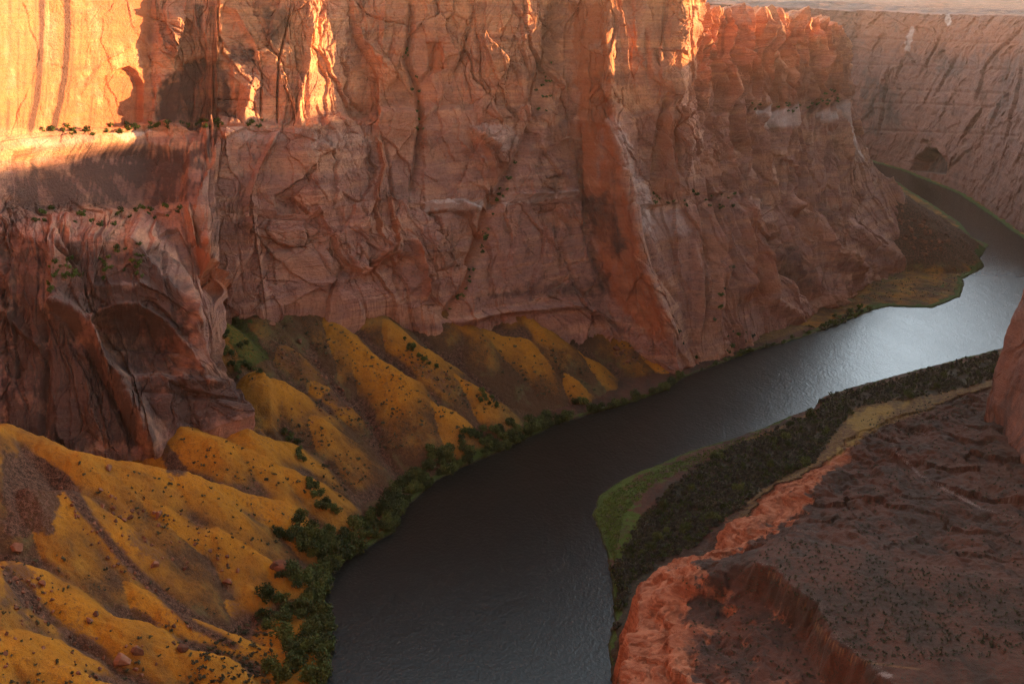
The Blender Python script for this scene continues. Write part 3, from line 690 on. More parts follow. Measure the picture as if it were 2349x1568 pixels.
RBP = [(900, 262), (420, 270), (110, 285), (52, 330), (40, 385), (42, 440)] + [at_z(x, y, 0)[:2] for x, y in RB] + [(480, 1012), (560, 1200), (584, 1389), (600, 1540), (613, 1682), (598, 1900), (543, 2128), (396, 2376), (0, 2595), (-800, 2760)]
RIVER = LBP + RBP[::-1]

# ------------------------------------------------------------------ talus on the outer bank
RID = {
 'RA': [(-160, 930, 108), (0, 975, 88), (160, 1034, 76), (400, 1080, 55), (600, 1140, 31), (752, 1188, 9)],
 'RA2': [(60, 1120, 74), (150, 1130, 66), (300, 1230, 40), (470, 1340, 18), (610, 1400, 3)],
 'RA3': [(300, 1130, 56), (480, 1210, 34), (620, 1290, 16), (690, 1330, 3)],
 'RB': [(-150, 1230, 84), (0, 1290, 62), (250, 1420, 38), (450, 1500, 20), (590, 1548, 4)],
 'RB2': [(100, 1230, 56), (190, 1262, 46), (370, 1400, 26), (600, 1488, 4)],
 'RC': [(-150, 1400, 72), (0, 1450, 56), (200, 1568, 37), (400, 1640, 18), (620, 1720, 3)],
 'R1': [(335, 890, 72), (345, 905, 69), (390, 965, 59), (480, 1003, 55), (560, 1032, 46), (650, 1075, 34), (700, 1112, 22), (714, 1150, 9)],
 'R2': [(600, 850, 66), (620, 870, 60), (700, 950, 42), (780, 1010, 25), (852, 1078, 4)],
 'R2c': [(480, 728, 88), (530, 785, 70), (575, 840, 52)],
 'R1b': [(520, 930, 56), (590, 985, 42), (660, 1040, 26)],
 'R2b': [(560, 985, 52), (640, 1010, 38), (720, 1060, 20), (800, 1130, 3)],
 'R3': [(590, 718, 84), (640, 790, 68), (720, 880, 48), (860, 985, 20), (962, 1032, 4)],
 'R4': [(628, 668, 92), (690, 700, 83), (760, 742, 72), (900, 850, 48), (1000, 930, 28), (1076, 988, 7)],
 'R5': [(845, 706, 75), (950, 790, 56), (1060, 870, 34), (1164, 948, 9)],
 'R6': [(1075, 746, 54), (1190, 778, 41), (1290, 848, 21), (1372, 886, 6)],
 'R6b': [(1090, 790, 42), (1160, 870, 22), (1250, 925, 4)],
 'R7': [(1238, 750, 45), (1340, 818, 23), (1412, 872, 5)],
 'R8': [(1420, 780, 25), (1500, 822, 11), (1558, 850, 2)],
}
RIDP = {k: [at_z(*p) for p in v] for k, v in RID.items()}
for k in ('R2c', 'R3', 'R4', 'R5', 'R6', 'R7', 'R8'):                # run each crest on up into the foot of the wall
    a, b = Vector(RIDP[k][0]), Vector(RIDP[k][1])
    d = (a - b).normalized()
    d = (d + Vector((-0.25, 0.75, 0)) * (0.6 if k != 'R8' else 0.2)).normalized()
    RIDP[k] = [(a.x + d.x * 34, a.y + d.y * 34, a.z + 22)] + RIDP[k]

def talus(X, Y):
    wx = 3.2 * fbm(X / 24, Y / 24, 4, 200); wy = 3.2 * fbm(X / 24 + 40, Y / 24, 4, 204)
    sd = -sdist(X + 0.35 * wx, Y + 0.35 * wy, RIVER)           # + on land
    zt = np.full(X.shape, -50.0); crest = np.full(X.shape, 1e9); rel = np.ones(X.shape)
    foot = [(p[0], p[1], p[2] - 26) for p in FOOT[1:]]
    for name, pts in list(RIDP.items()) + [('foot', foot)]:
        for ii, (a, b) in enumerate(zip(pts[:-1], pts[1:])):
            ex, ey = b[0] - a[0], b[1] - a[1]
            t = np.clip(((X + wx * .6 - a[0]) * ex + (Y + wy * .6 - a[1]) * ey) / (ex * ex + ey * ey + 1e-6), 0, 1)
            d = np.hypot(X + wx * .6 - a[0] - t * ex, Y + wy * .6 - a[1] - t * ey)
            r = 7.0 if name != 'foot' else 6.0
            if name != 'foot': k_ = 0.88
            else: k_ = np.where(X > 170, 0.62, 1.3)
            z = a[2] + t * (b[2] - a[2]) + (20 * (X > 170) if name == 'foot' else 0) - k_ * (np.sqrt(d * d + r * r) - r)
            rl = (ii + t) / (len(pts) - 1) if name[1] in '345678' and name[0] == 'R' else (0.2 if name == 'foot' else 1.0)
            rel = np.where(z > zt, rl, rel)
            if name != 'foot':
                crest = np.where(z > zt, d * (0.45 if name[:2] in ('RA', 'RB', 'RC', 'R1') else 0.72), crest)
            else:
                crest = np.where(z > zt, d + 20, crest)
            zt = np.maximum(zt, z)
    lim = 0.6 + 1.1 * np.maximum(sd, 0) + 0.3 * fbm(X / 6, Y / 6, 3, 210)
    flat = 0.8 + 0.05 * np.maximum(sd, 0)
    z = np.minimum(np.maximum(zt, flat), lim)
    det = 1.0 * fbm(X / 14, Y / 14, 4, 220) + 0.5 * fbm(X / 3.5, Y / 3.5, 4, 224)
    z = z + det * sstep(2, 20, sd)
    z = np.where(sd < 0, np.maximum(-0.25 + 0.25 * sd, -7), np.maximum(z, -0.1 + 0.3 * np.minimum(sd, 2)))
    z = z + 2.2 * sstep(170, 200, X) * np.abs(fbm(X / 14, Y / 22, 4, 228)) * sstep(4, 20, z)
    return z, sd, crest, rel

def talus_mesh(name, x0, x1, y0, y1, h):
    X, Y = np.meshgrid(np.arange(x0, x1 + h, h), np.arange(y0, y1 + h, h), indexing='ij')
    z, sd, crest, rel = talus(X, Y)
    P = np.stack([X, Y, z], -1)
    DX, DY = proj(P)
    C = Canvas(DX, DY, np.ones(X.shape, bool))
    n1 = fbm(X / 40, Y / 40, 4, 230)
    k_ = max(3, int(8 / h)); zs = blur(blur(z, k_ | 1, 0), k_ | 1, 1)
    lap = (np.roll(zs, k_, 0) + np.roll(zs, -k_, 0) + np.roll(zs, k_, 1) + np.roll(zs, -k_, 1) - 4 * zs) / (k_ * h)
    GR = 1.0 - 0.034 * np.maximum(crest - 5, 0) + 0.30 * n1 + 0.15 * fbm(X / 12, Y / 12, 3, 232) - 0.008 * np.maximum(z - 46, 0) - 0.50 * sstep(0.55, 0.2, rel) - 0.55 * np.maximum(lap, 0)
    SCR = 0.8 * sstep(0.1, 0.9, lap) + 0.25 * sstep(0.1, 0.5, n1)  # rubble in hollows, its dark tone also painting shade into the gullies
    GN = sstep(9, 2, sd) * 0.7 + np.zeros_like(z)
    GN += sstep(170, 200, X) * 0.45 * sstep(-0.1, 0.35, fbm(X / 13, Y / 13, 3, 239)) * sstep(9, 5, z)
    WET = sstep(1.2, -0.4, sd)
    for a in ([(130, 1080), (200, 1180), (290, 1290), (440, 1430), (560, 1490)], [(60, 1040), (150, 1100), (200, 1180)]):
        C.stroke(SCR, a, 12, 1.1)
    C.patch(SCR, [(330, 930), (380, 1000), (440, 1080), (400, 1110), (330, 1010)], 0.8, 12, 10)
    C.patch(SCR, [(560, 760), (640, 760), (760, 880), (860, 960), (760, 930), (640, 850)], 0.5, 14, 12)
    C.patch(SCR, [(640, 990), (760, 880), (960, 1010), (900, 1020), (800, 960)], 0.35, 14, 12)
    C.patch(SCR, [(900, 800), (1000, 850), (1080, 930), (1000, 900)], 0.6, 14, 10); C.patch(SCR, [(1040, 760), (1080, 860), (1130, 920), (1060, 880)], 0.6, 12, 10)
    C.patch(SCR, [(0, 1240), (60, 1280), (110, 1340), (60, 1430), (0, 1400)], 0.7, 20, 16); C.patch(SCR, [(0, 1020), (100, 1050), (150, 1120), (130, 1230), (0, 1240)], 0.9, 16, 12)
    C.patch(SCR, [(1400, 780), (1480, 800), (1460, 850), (1410, 830)], 0.5, 10, 8); C.patch(SCR, [(240, 1180), (420, 1240), (520, 1330), (330, 1290)], 0.35, 18, 16)
    C.patch(GN, [(560, 700), (640, 700), (700, 760), (640, 800), (580, 760)], 0.4, 14, 10); C.patch(GN, [(480, 730), (560, 720), (640, 830), (560, 850)], 0.55, 12, 10)
    C.patch(GN, [(1860, 735), (2000, 700), (2060, 690), (2020, 712)], 0.8, 6, 6); C.patch(GN, [(2150, 660), (2215, 625), (2270, 612), (2200, 645)], 0.8, 6, 6)
    far = sstep(170, 200, X)
    GR = GR * (1 - far) + far * (0.22 + 0.35 * n1 + 0.25 * fbm(X / 9, Y / 9, 3, 236) - 0.10 * np.maximum(z - 5, 0))
    SCR += far * 0.75 * sstep(5, 14, z)
    keep = (sd > -30) | (z > -4)
    return grid_mesh(name, P, {'grass': GR, 'scree': SCR, 'green': GN, 'wet': WET}, M_SLOPE, True, keep)
put(talus_mesh('talus_slope', -345, 190, 300, 965, 0.8), 'golden grass talus ridges descending from the cliff to the river', 'slope', kind='structure')
put(talus_mesh('river_shore', 190, 640, 840, 2320, 1.7), 'grassy sandbar and scree below the far shoulder of the cliff', 'shore', kind='structure')

# ------------------------------------------------------------------ inner bench (the tip of the land inside the bend)
L1D = [(1392, 1640, 40), (1398, 1568, 38), (1407, 1470, 36), (1442, 1330, 30), (1500, 1286, 26), (1566, 1254, 24), (1590, 1290, 21), (1635, 1236, 20), (1650, 1184, 18), (1720, 1172, 17), (1735, 1130, 15), (1830, 1086, 13), (1900, 1046, 11), (1960, 990, 10), (2030, 960, 9), (2120, 932, 9), (2200, 902, 10), (2262, 884, 13)]
L1P = [at_z(*p) for p in L1D]
L1P = [(420, 285, 46), (90, 303, 45), (60, 335, 43)] + L1P + [(420, 880, 12)]
L2D = [(2700, 1700, 62), (2349, 1720, 61), (2150, 1690, 61), (2030, 1610, 60), (1985, 1545, 60), (1930, 1502, 60), (1868, 1452, 60), (1845, 1400, 60), (1790, 1350, 60), (1745, 1312, 59), (1712, 1295, 58), (1704, 1276, 57), (1730, 1256, 56), (1790, 1226, 54), (1860, 1226, 53), (1950, 1250, 54), (2100, 1290, 56), (2349, 1330, 58), (2600, 1380, 60)]
L2P = [at_z(*p) for p in L2D]
def zalong(par, pts):
    z = [p[2] for p in pts] + [pts[0][2]]
    return np.interp(par, np.arange(len(z)), z)
BELT = [(1432, 1345), (1416, 1290), (1470, 1190), (1550, 1105), (1670, 1030), (1770, 990), (1830, 958), (1872, 945), (1890, 912), (2010, 880), (2100, 856), (2180, 834), (2290, 805), (2282, 870), (2240, 884), (2150, 905), (2060, 918), (1965, 935), (1905, 1005), (1870, 1062), (1800, 1092), (1735, 1135), (1660, 1190), (1590, 1255), (1510, 1290), (1446, 1340)]
h = 0.75
X, Y = np.meshgrid(np.arange(30, 425, h), np.arange(285, 1010, h), indexing='ij')
wx = 4 * fbm(X / 16, Y / 16, 4, 300) + 1.2 * fbm(X / 3.5, Y / 3.5, 3, 304); wy = 4 * fbm(X / 16 + 50, Y / 16, 4, 308) + 1.2 * fbm(X / 3.5 + 9, Y / 3.5, 3, 311)
sd = -sdist(X + .3 * wx, Y + .3 * wy, RIVER)
d1, p1, _ = seg_dist(X + .8 * wx, Y + .8 * wy, L1P + [L1P[0]]); in1 = inside(X + .8 * wx, Y + .8 * wy, L1P)
d2, p2, _ = seg_dist(X + .7 * wx, Y + .7 * wy, L2P + [L2P[0]]); in2 = inside(X + .7 * wx, Y + .7 * wy, L2P)
z1 = zalong(p1, L1P); z2 = zalong(p2, L2P)
bank = np.minimum(0.5 + 0.22 * sd, 2.2 + 0.09 * sd) + 0.35 * fbm(X / 7, Y / 7, 4, 320)
west = sstep(11.3, 9.4, p2) * sstep(1.2, 2.2, p2) * in1                  # the cliffed edge of the upper flat
band = 12 * west + 1.5
r = d1 / (d1 + d2 + 1e-6)
slope = z1 + (z2 - band - z1) * np.clip(r, 0, 1) ** 1.1
# slickrock humps and washes on the slope between the two rims
sl2 = facet(X * .9 + Y * .5 + wx, Y * .9 - X * .4 + wy, 26, 60, 330)[0]
hump = 3.2 * fbm((X + wx) / 17, (Y - .6 * X) / 40, 4, 334) + 2.2 * sl2
gul = -2.2 * np.exp(-((((X - Y * .28) - (-34) + 7 * fbm(X / 40, Y / 40, 2, 340)) / 9) ** 2))
slope = slope + (hump + gul) * sstep(2, 16, d1) * sstep(1, 12, d2)
edge1 = sstep(0, 7, d1)
dome = 3.5 * (1 - np.exp(-d1 / 6.0))
flat = z2 + 0.8 * fbm(X / 40, Y / 40, 4, 350) + 1.2 * (1 - np.exp(-d2 / 5)) + 0.25 * fbm(X / 5, Y / 5, 3, 355)
zin = np.where(in2, slope * 0 + (z2 - band) + (flat - z2 + band) * sstep(0, np.where(west > .3, 6.0, 7.0), d2), slope - 3.5 + dome)
base1 = np.minimum(bank, z1 - 3.5)
zz = np.where(in1, base1 + (zin - base1) * (0.25 + 0.75 * edge1), np.minimum(bank + np.maximum(0, 5 - d1) * 0.5, z1 - 2))
led = 2.6; tt = zz / led + 0.8 * fbm(X / 22, Y / 22, 3, 365); fr_ = tt - np.floor(tt)
nearrim = sstep(62, 26, d1)
zz = zz + 0.75 * led * nearrim * (sstep(0.25, 0.95, fr_) - fr_) * in1 * (0.25 + 0.75 * ~in2) * sstep(0, 6, d1)
zz = zz + (0.9 * facet(X + wx, Y + wy, 9, 14, 370)[0] * nearrim + 0.35 * nearrim * facet(X + wx, Y, 3.5, 4, 375)[0]) * in1 * ~in2
zz = zz + 0.22 * fbm(X / 2.5, Y / 2.5, 3, 360) * (sd > 3)
zz = np.where(sd < 0, np.maximum(-0.25 + 0.3 * sd, -7), np.maximum(zz, -0.1 + 0.3 * np.minimum(sd, 3)))
P = np.stack([X, Y, zz], -1)
DX, DY = proj(P)
C = Canvas(DX, DY, np.ones(X.shape, bool))
gx, gy = np.gradient(zz, h); steep = np.hypot(gx, gy)
BARE = in1 * (0.28 * sstep(0.45, 1.1, blur(blur(steep, 5, 0), 5, 1)) + 0.75 * sstep(30, 8, d1) * ~in2 + 0.34 * west * ~in2 + 0.10 * in2 * west * sstep(6.5, 4, d2)) * (1 - 0.35 * west * sstep(30, 8, d2)) * sstep(2000, 1880, DX)
C.patch(BARE, [(1640, 1180), (1740, 1170), (1830, 1100), (1900, 1060), (1860, 1180), (1800, 1220), (1680, 1260)], 0.45, 14, 12)
C.patch(BARE, [(1410, 1480), (1560, 1260), (1640, 1300), (1560, 1420), (1600, 1568), (1400, 1568)], 0.5, 20, 14)
SCRUB = np.where(in2, 1.0, np.where(west > .3, 0.2, 0.55)) * in1 + 0.7 * ~in1
GOLD = (0.45 * sstep(3, 10, sd) * ~in1 + 0.5 * sstep(14, 3, d1) * in1 * sstep(1860, 1960, DX) * sstep(2200, 2100, DX)) + np.zeros_like(zz)
C.patch(GOLD, [(1860, 1090), (1960, 990), (1920, 960), (1990, 930), (2100, 920), (2060, 945), (1940, 1040)], 0.30, 14, 14)
BEL = np.zeros_like(zz); C.patch(BEL, BELT, 1.0, 8, 5); BEL = np.maximum(BEL, sstep(590, 550, Y)) * ~in1
GOLD *= (1 - 0.8 * BEL) * (0.35 + 0.65 * sstep(1620, 1760, DX))
GN = 1.0 * sstep(32, 15, sd + 4 * fbm(X / 12, Y / 12, 3, 380)) * ~in1 * sstep(760, 650, Y) * sstep(555, 600, Y) + 0.5 * sstep(5, 2, sd) * ~in1 * sstep(560, 610, Y)
GN *= 0.55 + 0.75 * sstep(-0.3, 0.3, fbm(X / 9, Y / 9, 4, 385))
PALE = 0.42 * sstep(4.5, 6, d2) * sstep(10, 7.5, d2) * in2 * west + np.zeros_like(zz)
C.stroke(PALE, [(1985, 968), (2040, 1000), (2060, 1040), (2110, 1090), (2180, 1130), (2250, 1165), (2349, 1190)], 6, 0.5)
C.stroke(PALE, [(2060, 1040), (2120, 1080), (2250, 1160)], 9, 0.35); C.stroke(PALE, [(1790, 1216), (1860, 1216), (1900, 1232)], 4, 0.5)
C.stroke(PALE, [(1985, 1545), (2090, 1550), (2200, 1530), (2349, 1510)], 5, 0.35)
TR = np.zeros_like(zz)
C.stroke(TR, [(1745, 1300), (1815, 1350), (1850, 1400), (1885, 1450), (1940, 1500), (2000, 1520), (2120, 1535)], 1.6, 0.9)
put(grid_mesh('rock_bench', P, {'scrub': SCRUB, 'bare': BARE, 'grass': GOLD, 'green': GN, 'pale': PALE, 'trail': TR, 'belt': BEL, 'wet': sstep(1.2, -0.4, sd)}, M_BENCH, True, (sd > -30)),
    'low red slickrock bench with dark scrub flat inside the river bend', 'rock bench', kind='structure')

# ------------------------------------------------------------------ water
P = np.array([[(-900, 100, 0), (-900, 2850, 0)], [(1100, 100, 0), (1100, 2850, 0)]], float)
put(grid_mesh('river', P, {}, M_WATER), 'dark river curving between the canyon walls', 'river', kind='structure')

# ------------------------------------------------------------------ plants and boulders
def leaf_cloud(n, leaf, lobes, seed, flat=0.75):
    rr = np.random.RandomState(seed)
    V = []; Fc = []
    L = [(rr.uniform(-.55, .55), rr.uniform(-.55, .55), rr.uniform(.2, .8), rr.uniform(.26, .5)) for _ in range(lobes)]
    for i in range(n):
        c = L[rr.randint(lobes)]
        d = rr.normal(size=3); d /= np.linalg.norm(d)
        rad = c[3] * (0.55 + 0.5 * rr.rand())
        p = np.array(c[:3]) + d * rad
        p[2] = abs(p[2]) * flat * 1.2
        a = rr.normal(size=3); a /= np.linalg.norm(a); b = np.cross(a, d + rr.normal(size=3) * .4); b /= np.linalg.norm(b) + 1e-6
        s = leaf * rr.uniform(.6, 1.3)
        k = len(V)
        V += [tuple(p + s * a), tuple(p + .55 * s * b), tuple(p - s * a), tuple(p - .55 * s * b)]
        Fc.append((k, k + 1, k + 2, k + 3))
    # stems: one limb from the root into each lobe
    for q, c in enumerate(L):
        k = len(V); m = (c[0] * .5, c[1] * .5, c[2] * flat * .75)
        V += [(0.035, 0, -0.12), (-0.03, 0.03, -0.12), (-0.02, -0.035, -0.12), (m[0] + .02, m[1], m[2]), (m[0] - .02, m[1] + .02, m[2]), (m[0], m[1] - .02, m[2]), (c[0], c[1], c[2] * flat * 1.2)]
        Fc += [(k, k + 1, k + 4, k + 3), (k + 1, k + 2, k + 5, k + 4), (k + 2, k, k + 3, k + 5), (k + 3, k + 4, k + 6), (k + 4, k + 5, k + 6), (k + 5, k + 3, k + 6)]
    return V, Fc

def mesh_of(name, V, Fc, mat):
    me = bpy.data.meshes.new(name); me.from_pydata(V, [], Fc); me.materials.append(mat); me.update()
    return me
TREE = [mesh_of('riverside_tree', *leaf_cloud(760, .105, 11, 400 + i, 1.05), M_LEAF) for i in range(4)]
SHRUB = [mesh_of('sage_shrub', *leaf_cloud(110, .24, 4, 420 + i, .8), M_SAGE) for i in range(4)]
LEDGE = [mesh_of('ledge_bush', *leaf_cloud(130, .24, 4, 440 + i, .9), M_LEDGE) for i in range(3)]

def boulder_mesh(seed, mat):
    rr = np.random.RandomState(seed); bm = bmesh.new()
    for i in range(15):
        d = rr.normal(size=3); d /= np.linalg.norm(d)
        bm.verts.new(tuple(d * np.array([1, .8, .75]) * rr.uniform(.8, 1.1)))
    r_ = bmesh.ops.convex_hull(bm, input=bm.verts)
    for v in [v for v in bm.verts if not v.link_faces]: bm.verts.remove(v)
    bmesh.ops.bevel(bm, geom=list(bm.edges), offset=.05, segments=1, affect='EDGES')
    me = bpy.data.meshes.new('boulder'); bm.to_mesh(me); bm.free(); me.materials.append(mat)
    return me
BOULD = [boulder_mesh(500 + i, M_BOULDER) for i in range(6)]

bpy.context.view_layer.update()
DG = bpy.context.evaluated_depsgraph_get()
def hit(px, py):
    d = Vector(ray(px, py)).normalized()
    ok, loc, nor, i, ob, m = SC.ray_cast(DG, Vector((0, 0, HC)), d)
    return (loc, nor, ob.name) if ok else (None, None, None)
def drop(x, y):
    ok, loc, nor, i, ob, m = SC.ray_cast(DG, Vector((x, y, 400)), Vector((0, 0, -1)))
    return (loc, nor, ob.name) if ok else (None, None, None)
NEW = []
def place(name, me, loc, s, label, cat, group, rot=None):
    o = bpy.data.objects.new(name, me)
    o.location = loc
    o.rotation_euler = rot or (0, 0, random.uniform(0, 6.3))
    k = random.uniform(.85, 1.15)
    o.scale = (s * k, s / k, s * random.uniform(.85, 1.15))
    put(o, label, cat, group)
    NEW.append(o)
    return o
def rnd_in(poly):
    xs = [p[0] for p in poly]; ys = [p[1] for p in poly]
    while True:
        x, y = random.uniform(min(xs), max(xs)), random.uniform(min(ys), max(ys))
        if inside(np.array([x]), np.array([y]), poly)[0]: return x, y
def scatter(poly, n, names, fn, sep=0, tries=6):
    got = []; c = 0
    while len(got) < n and c < n * tries:
        c += 1
        x, y = rnd_in(poly)
        loc, nor, nm = hit(x, y)
        if nm not in names: continue
        if sep and any((loc - g[0]).length < sep for g in got): continue
        got.append((loc, nor, nm))
    for g in got: fn(*g)
    return got

# trees along the outer bank
def cum(pts):
    a = np.array(pts); return a, np.concatenate([[0], np.cumsum(np.linalg.norm(np.diff(a, axis=0), axis=1))])
def bank_trees(D0, n, off, size, label, group, me=None, name='riverside_tree', cat='tree', names=('talus_slope', 'river_shore')):
    a, L = cum([at_z(x, y, 0)[:2] for x, y in D0])
    k = 0; tries = 0
    while k < n and tries < n * 8:
        tries += 1
        t = random.uniform(0, L[-1]); x = np.interp(t, L, a[:, 0]); y = np.interp(t, L, a[:, 1])
        i = min(np.searchsorted(L, t), len(a) - 1); i = max(i, 1)
        e = a[i] - a[i - 1]; e /= np.linalg.norm(e); nrm = np.array([-e[1], e[0]])
        o = off[0] + (off[1] - off[0]) * random.random() ** 1.6
        x += nrm[0] * o; y += nrm[1] * o
        loc, nor, nm = drop(x, y)
        if nm not in names or loc.z < 0.1: continue
        s = random.uniform(*size) * (1 - 0.25 * random.random())
        place(name, random.choice(me or TREE), loc - Vector((0, 0, .15 * s)), s, label, cat, group); k += 1
bank_trees(LB[0:5], 95, (0, 27), (4.2, 7.6), 'large dark green tree in thicket below the boulder slope', 'trees in the bottom thicket')
bank_trees(LB[3:9], 125, (-1, 17), (3.6, 6.4), 'dark green tree lining the bank under the golden ridges', 'trees along the bend below the golden ridges')
bank_trees(LB[8:14], 125, (-1, 15), (3.0, 5.4), 'low green tree along the bank below the red buttress talus', 'trees along the bank below the buttress')
bank_trees(LB[13:19], 80, (0, 12), (2.2, 4.2), 'dark bush on narrow bank at the foot of the shoulder cliff', 'bushes at the foot of the shoulder cliff', SHRUB + LEDGE, 'bank_bush', 'bush', ('talus_slope', 'river_shore', 'canyon_cliff'))

def brush(name, pts, mats, n_leaf, leaf, label, cat, size, seed, flat=.75):
    """one mass of brush nobody could count"""
    V = []; Fc = []
    protos = [leaf_cloud(n_leaf, leaf, 3, seed + i, flat) for i in range(5)]
    arrs = [(np.array(v), f, i % len(mats)) for i, (v, f) in enumerate(protos)]; mi = []
    allv = []; allf = []; base = 0
    for loc in pts:
        v, f, m_ = random.choice(arrs); mi += [m_] * len(f); s = random.uniform(*size); an = random.uniform(0, 6.3); c, q = math.cos(an), math.sin(an)
        w_ = v * s
        allv.append(np.stack([w_[:, 0] * c - w_[:, 1] * q + loc[0], w_[:, 0] * q + w_[:, 1] * c + loc[1], w_[:, 2] + loc[2]], -1))
        allf += [tuple(i + base for i in t) for t in f]
        base += len(v)
    me = mesh_of(name, np.concatenate(allv).tolist(), allf, mats[0])
    for m_ in mats[1:]: me.materials.append(m_)
    me.polygons.foreach_set('material_index', np.array(mi, np.int32))
    o = bpy.data.objects.new(name, me); NEW.append(o)
    put(o, label, cat, kind='stuff')

# grey brush belt on the inner bank
pts = []
scatter([(1404, 1300), (1440, 1320), (1440, 1350), (1425, 1400), (1412, 1450), (1408, 1400)], 130, ('rock_bench',), lambda l, n, m: pts.append(l) if l.z < 16 else None, 0, 3)
scatter(BELT, 3000, ('rock_bench',), lambda l, n, m: pts.append(l) if l.z < 16 else None, 0, 3)
brush('grey_brush', pts, [M_BRUSH, M_SAGE, M_BRUSH, M_LEAF, M_BRUSH], 44, .26, 'belt of grey green brush covering the inner river bank', 'brush', (0.9, 3.0), 600)
pts = []
for pl, n in (([(1365, 1180), (1400, 1130), (1500, 1080), (1600, 1040), (1760, 985), (1740, 1000), (1620, 1055), (1500, 1110), (1430, 1180), (1410, 1290)], 1500), ([(1880, 935), (1890, 918), (2010, 876), (2000, 890), (1900, 940)], 120)):
    scatter(pl, n, ('rock_bench',), lambda l, n, m: pts.append(l), 0, 3)
brush('bank_reeds', pts, [M_REED, M_LEDGE, M_SAGE], 22, .3, 'bright green reeds fringing the tip of the inner bank', 'reeds', (.5, 1.1), 620)
for i in range(30):
    x, y = rnd_in(BELT)
    loc, nor, nm = hit(x, y)
    if nm == 'rock_bench' and loc.z < 16: place('round_bush', random.choice(TREE), loc, random.uniform(2.6, 4.6), 'large round green bush standing out of the grey brush belt', 'bush', 'round bushes in the brush belt')


# leafy bushes down in the gullies
for poly, n, size, lab in (([(695, 1085), (745, 1140), (795, 1195), (725, 1165)], 16, (2.0, 3.8), 'leafy green bush in the gully between the smooth ridge and the next spur'), ([(470, 745), (545, 740), (600, 860), (545, 870)], 20, (1.6, 3.2), 'leafy green bush on the rubble beside the alcove outcrop'), ([(650, 965), (690, 1030), (700, 1060), (655, 1030)], 10, (1.6, 3.0), 'leafy green bush in the narrow gully above the smooth ridge'), ([(590, 670), (640, 665), (650, 700), (600, 720)], 10, (1.6, 3.0), 'leafy green bush at the foot of the grey pillar'), ([(920, 770), (990, 830), (1010, 850), (940, 810)], 10, (1.5, 2.6), 'leafy green bush in the red gully under the middle wall'), ([(1090, 880), (1150, 930), (1160, 945), (1100, 920)], 9, (1.6, 2.8), 'leafy green bush where the middle gully meets the bank')):
    scatter(poly, n, ('talus_slope',), lambda l, nn, m: place('gully_bush', random.choice(TREE), l - Vector((0, 0, .2)), random.uniform(*size), lab, 'bush', lab.replace('bush', 'bushes', 1)), 1.5)
# sagebrush dots over the slopes
SL = [
 ('bottom', [(420, 1568), (460, 1480), (620, 1400), (640, 1568)], 60, (1.0, 2.0), 'green sagebrush shrub on the grass beside the bottom thicket'),
 ('lowest', [(0, 1260), (300, 1280), (520, 1420), (430, 1568), (0, 1568)], 34, (.8, 1.5), 'dark shrub on the lowest golden slope'),
 ('long', [(170, 1060), (420, 1100), (740, 1200), (640, 1330), (500, 1300), (240, 1200)], 36, (.8, 1.5), 'dark shrub on the long golden ridge'),
 ('smooth', [(400, 960), (560, 1020), (710, 1110), (690, 1150), (520, 1110), (440, 1060)], 18, (.9, 1.6), 'dark shrub on the smooth golden ridge beside the fin'),
 ('second', [(620, 950), (720, 960), (860, 1080), (790, 1150), (700, 1060)], 34, (.9, 1.7), 'dark shrub on the steep golden spur beside the smooth ridge'),
 ('third', [(660, 830), (760, 900), (960, 1020), (880, 1040), (720, 930)], 26, (.9, 1.6), 'dark shrub on the golden spur below the grey pillar'),
 ('fourth', [(650, 690), (780, 750), (1080, 980), (960, 1010), (760, 850)], 48, (.9, 1.7), 'dark shrub on the highest golden ridge'),
 ('fifth', [(880, 760), (980, 800), (1165, 940), (1090, 960), (950, 850)], 34, (.9, 1.7), 'dark shrub on the golden ridge below the debris gully'),
 ('cones', [(1080, 760), (1250, 780), (1430, 870), (1300, 920), (1180, 900)], 42, (.9, 1.8), 'dark shrub on the short golden cones by the buttress'),
]
pts = []
for key, poly, n, size, lab in SL:
    scatter(poly, n, ('talus_slope',), lambda l, nn, m: place('sage_shrub', random.choice(SHRUB), l, random.uniform(*size), lab, 'shrub', lab.replace('dark shrub', 'dark shrubs').replace('green sagebrush shrub', 'green sagebrush shrubs')), 3.0)
    scatter(poly, int(n * 2.0), ('talus_slope',), lambda l, nn, m: pts.append(l), 0)
for poly, n in (([(480, 720), (620, 680), (700, 760), (640, 860), (560, 880)], 90), ([(1400, 760), (1480, 790), (1560, 850), (1440, 860)], 40), ([(1960, 690), (2050, 620), (2200, 540), (2260, 600), (2190, 670), (2060, 690)], 300), ([(1980, 420), (2080, 460), (2220, 560), (2110, 600), (2060, 560)], 120)):
    scatter(poly, n, ('talus_slope', 'river_shore'), lambda l, nn, m: pts.append(l), 0)
brush('small_scrub', pts, [M_SAGE], 26, .34, 'tiny dark scrub sprinkled over the golden slopes and the sandbar', 'scrub', (.55, 1.2), 640)
pts = []
for poly, n in (([(1720, 1290), (1800, 1230), (2349, 1330), (2349, 1500), (2000, 1530), (1860, 1420)], 1100), ([(1900, 1060), (2030, 980), (2240, 940), (2349, 1100), (2349, 1300), (1950, 1230)], 420), ([(1560, 1300), (1700, 1290), (1850, 1480), (1900, 1560), (1600, 1560)], 260), ([(1960, 960), (2100, 930), (2260, 890), (2250, 950), (2000, 980)], 160)):
    scatter(poly, n, ('rock_bench',), lambda l, nn, m: pts.append(l), 0, 3)
brush('bench_scrub', pts, [M_SAGE], 20, .34, 'low dark scrub dotted over the red slickrock bench', 'scrub', (.35, 1.0), 660)

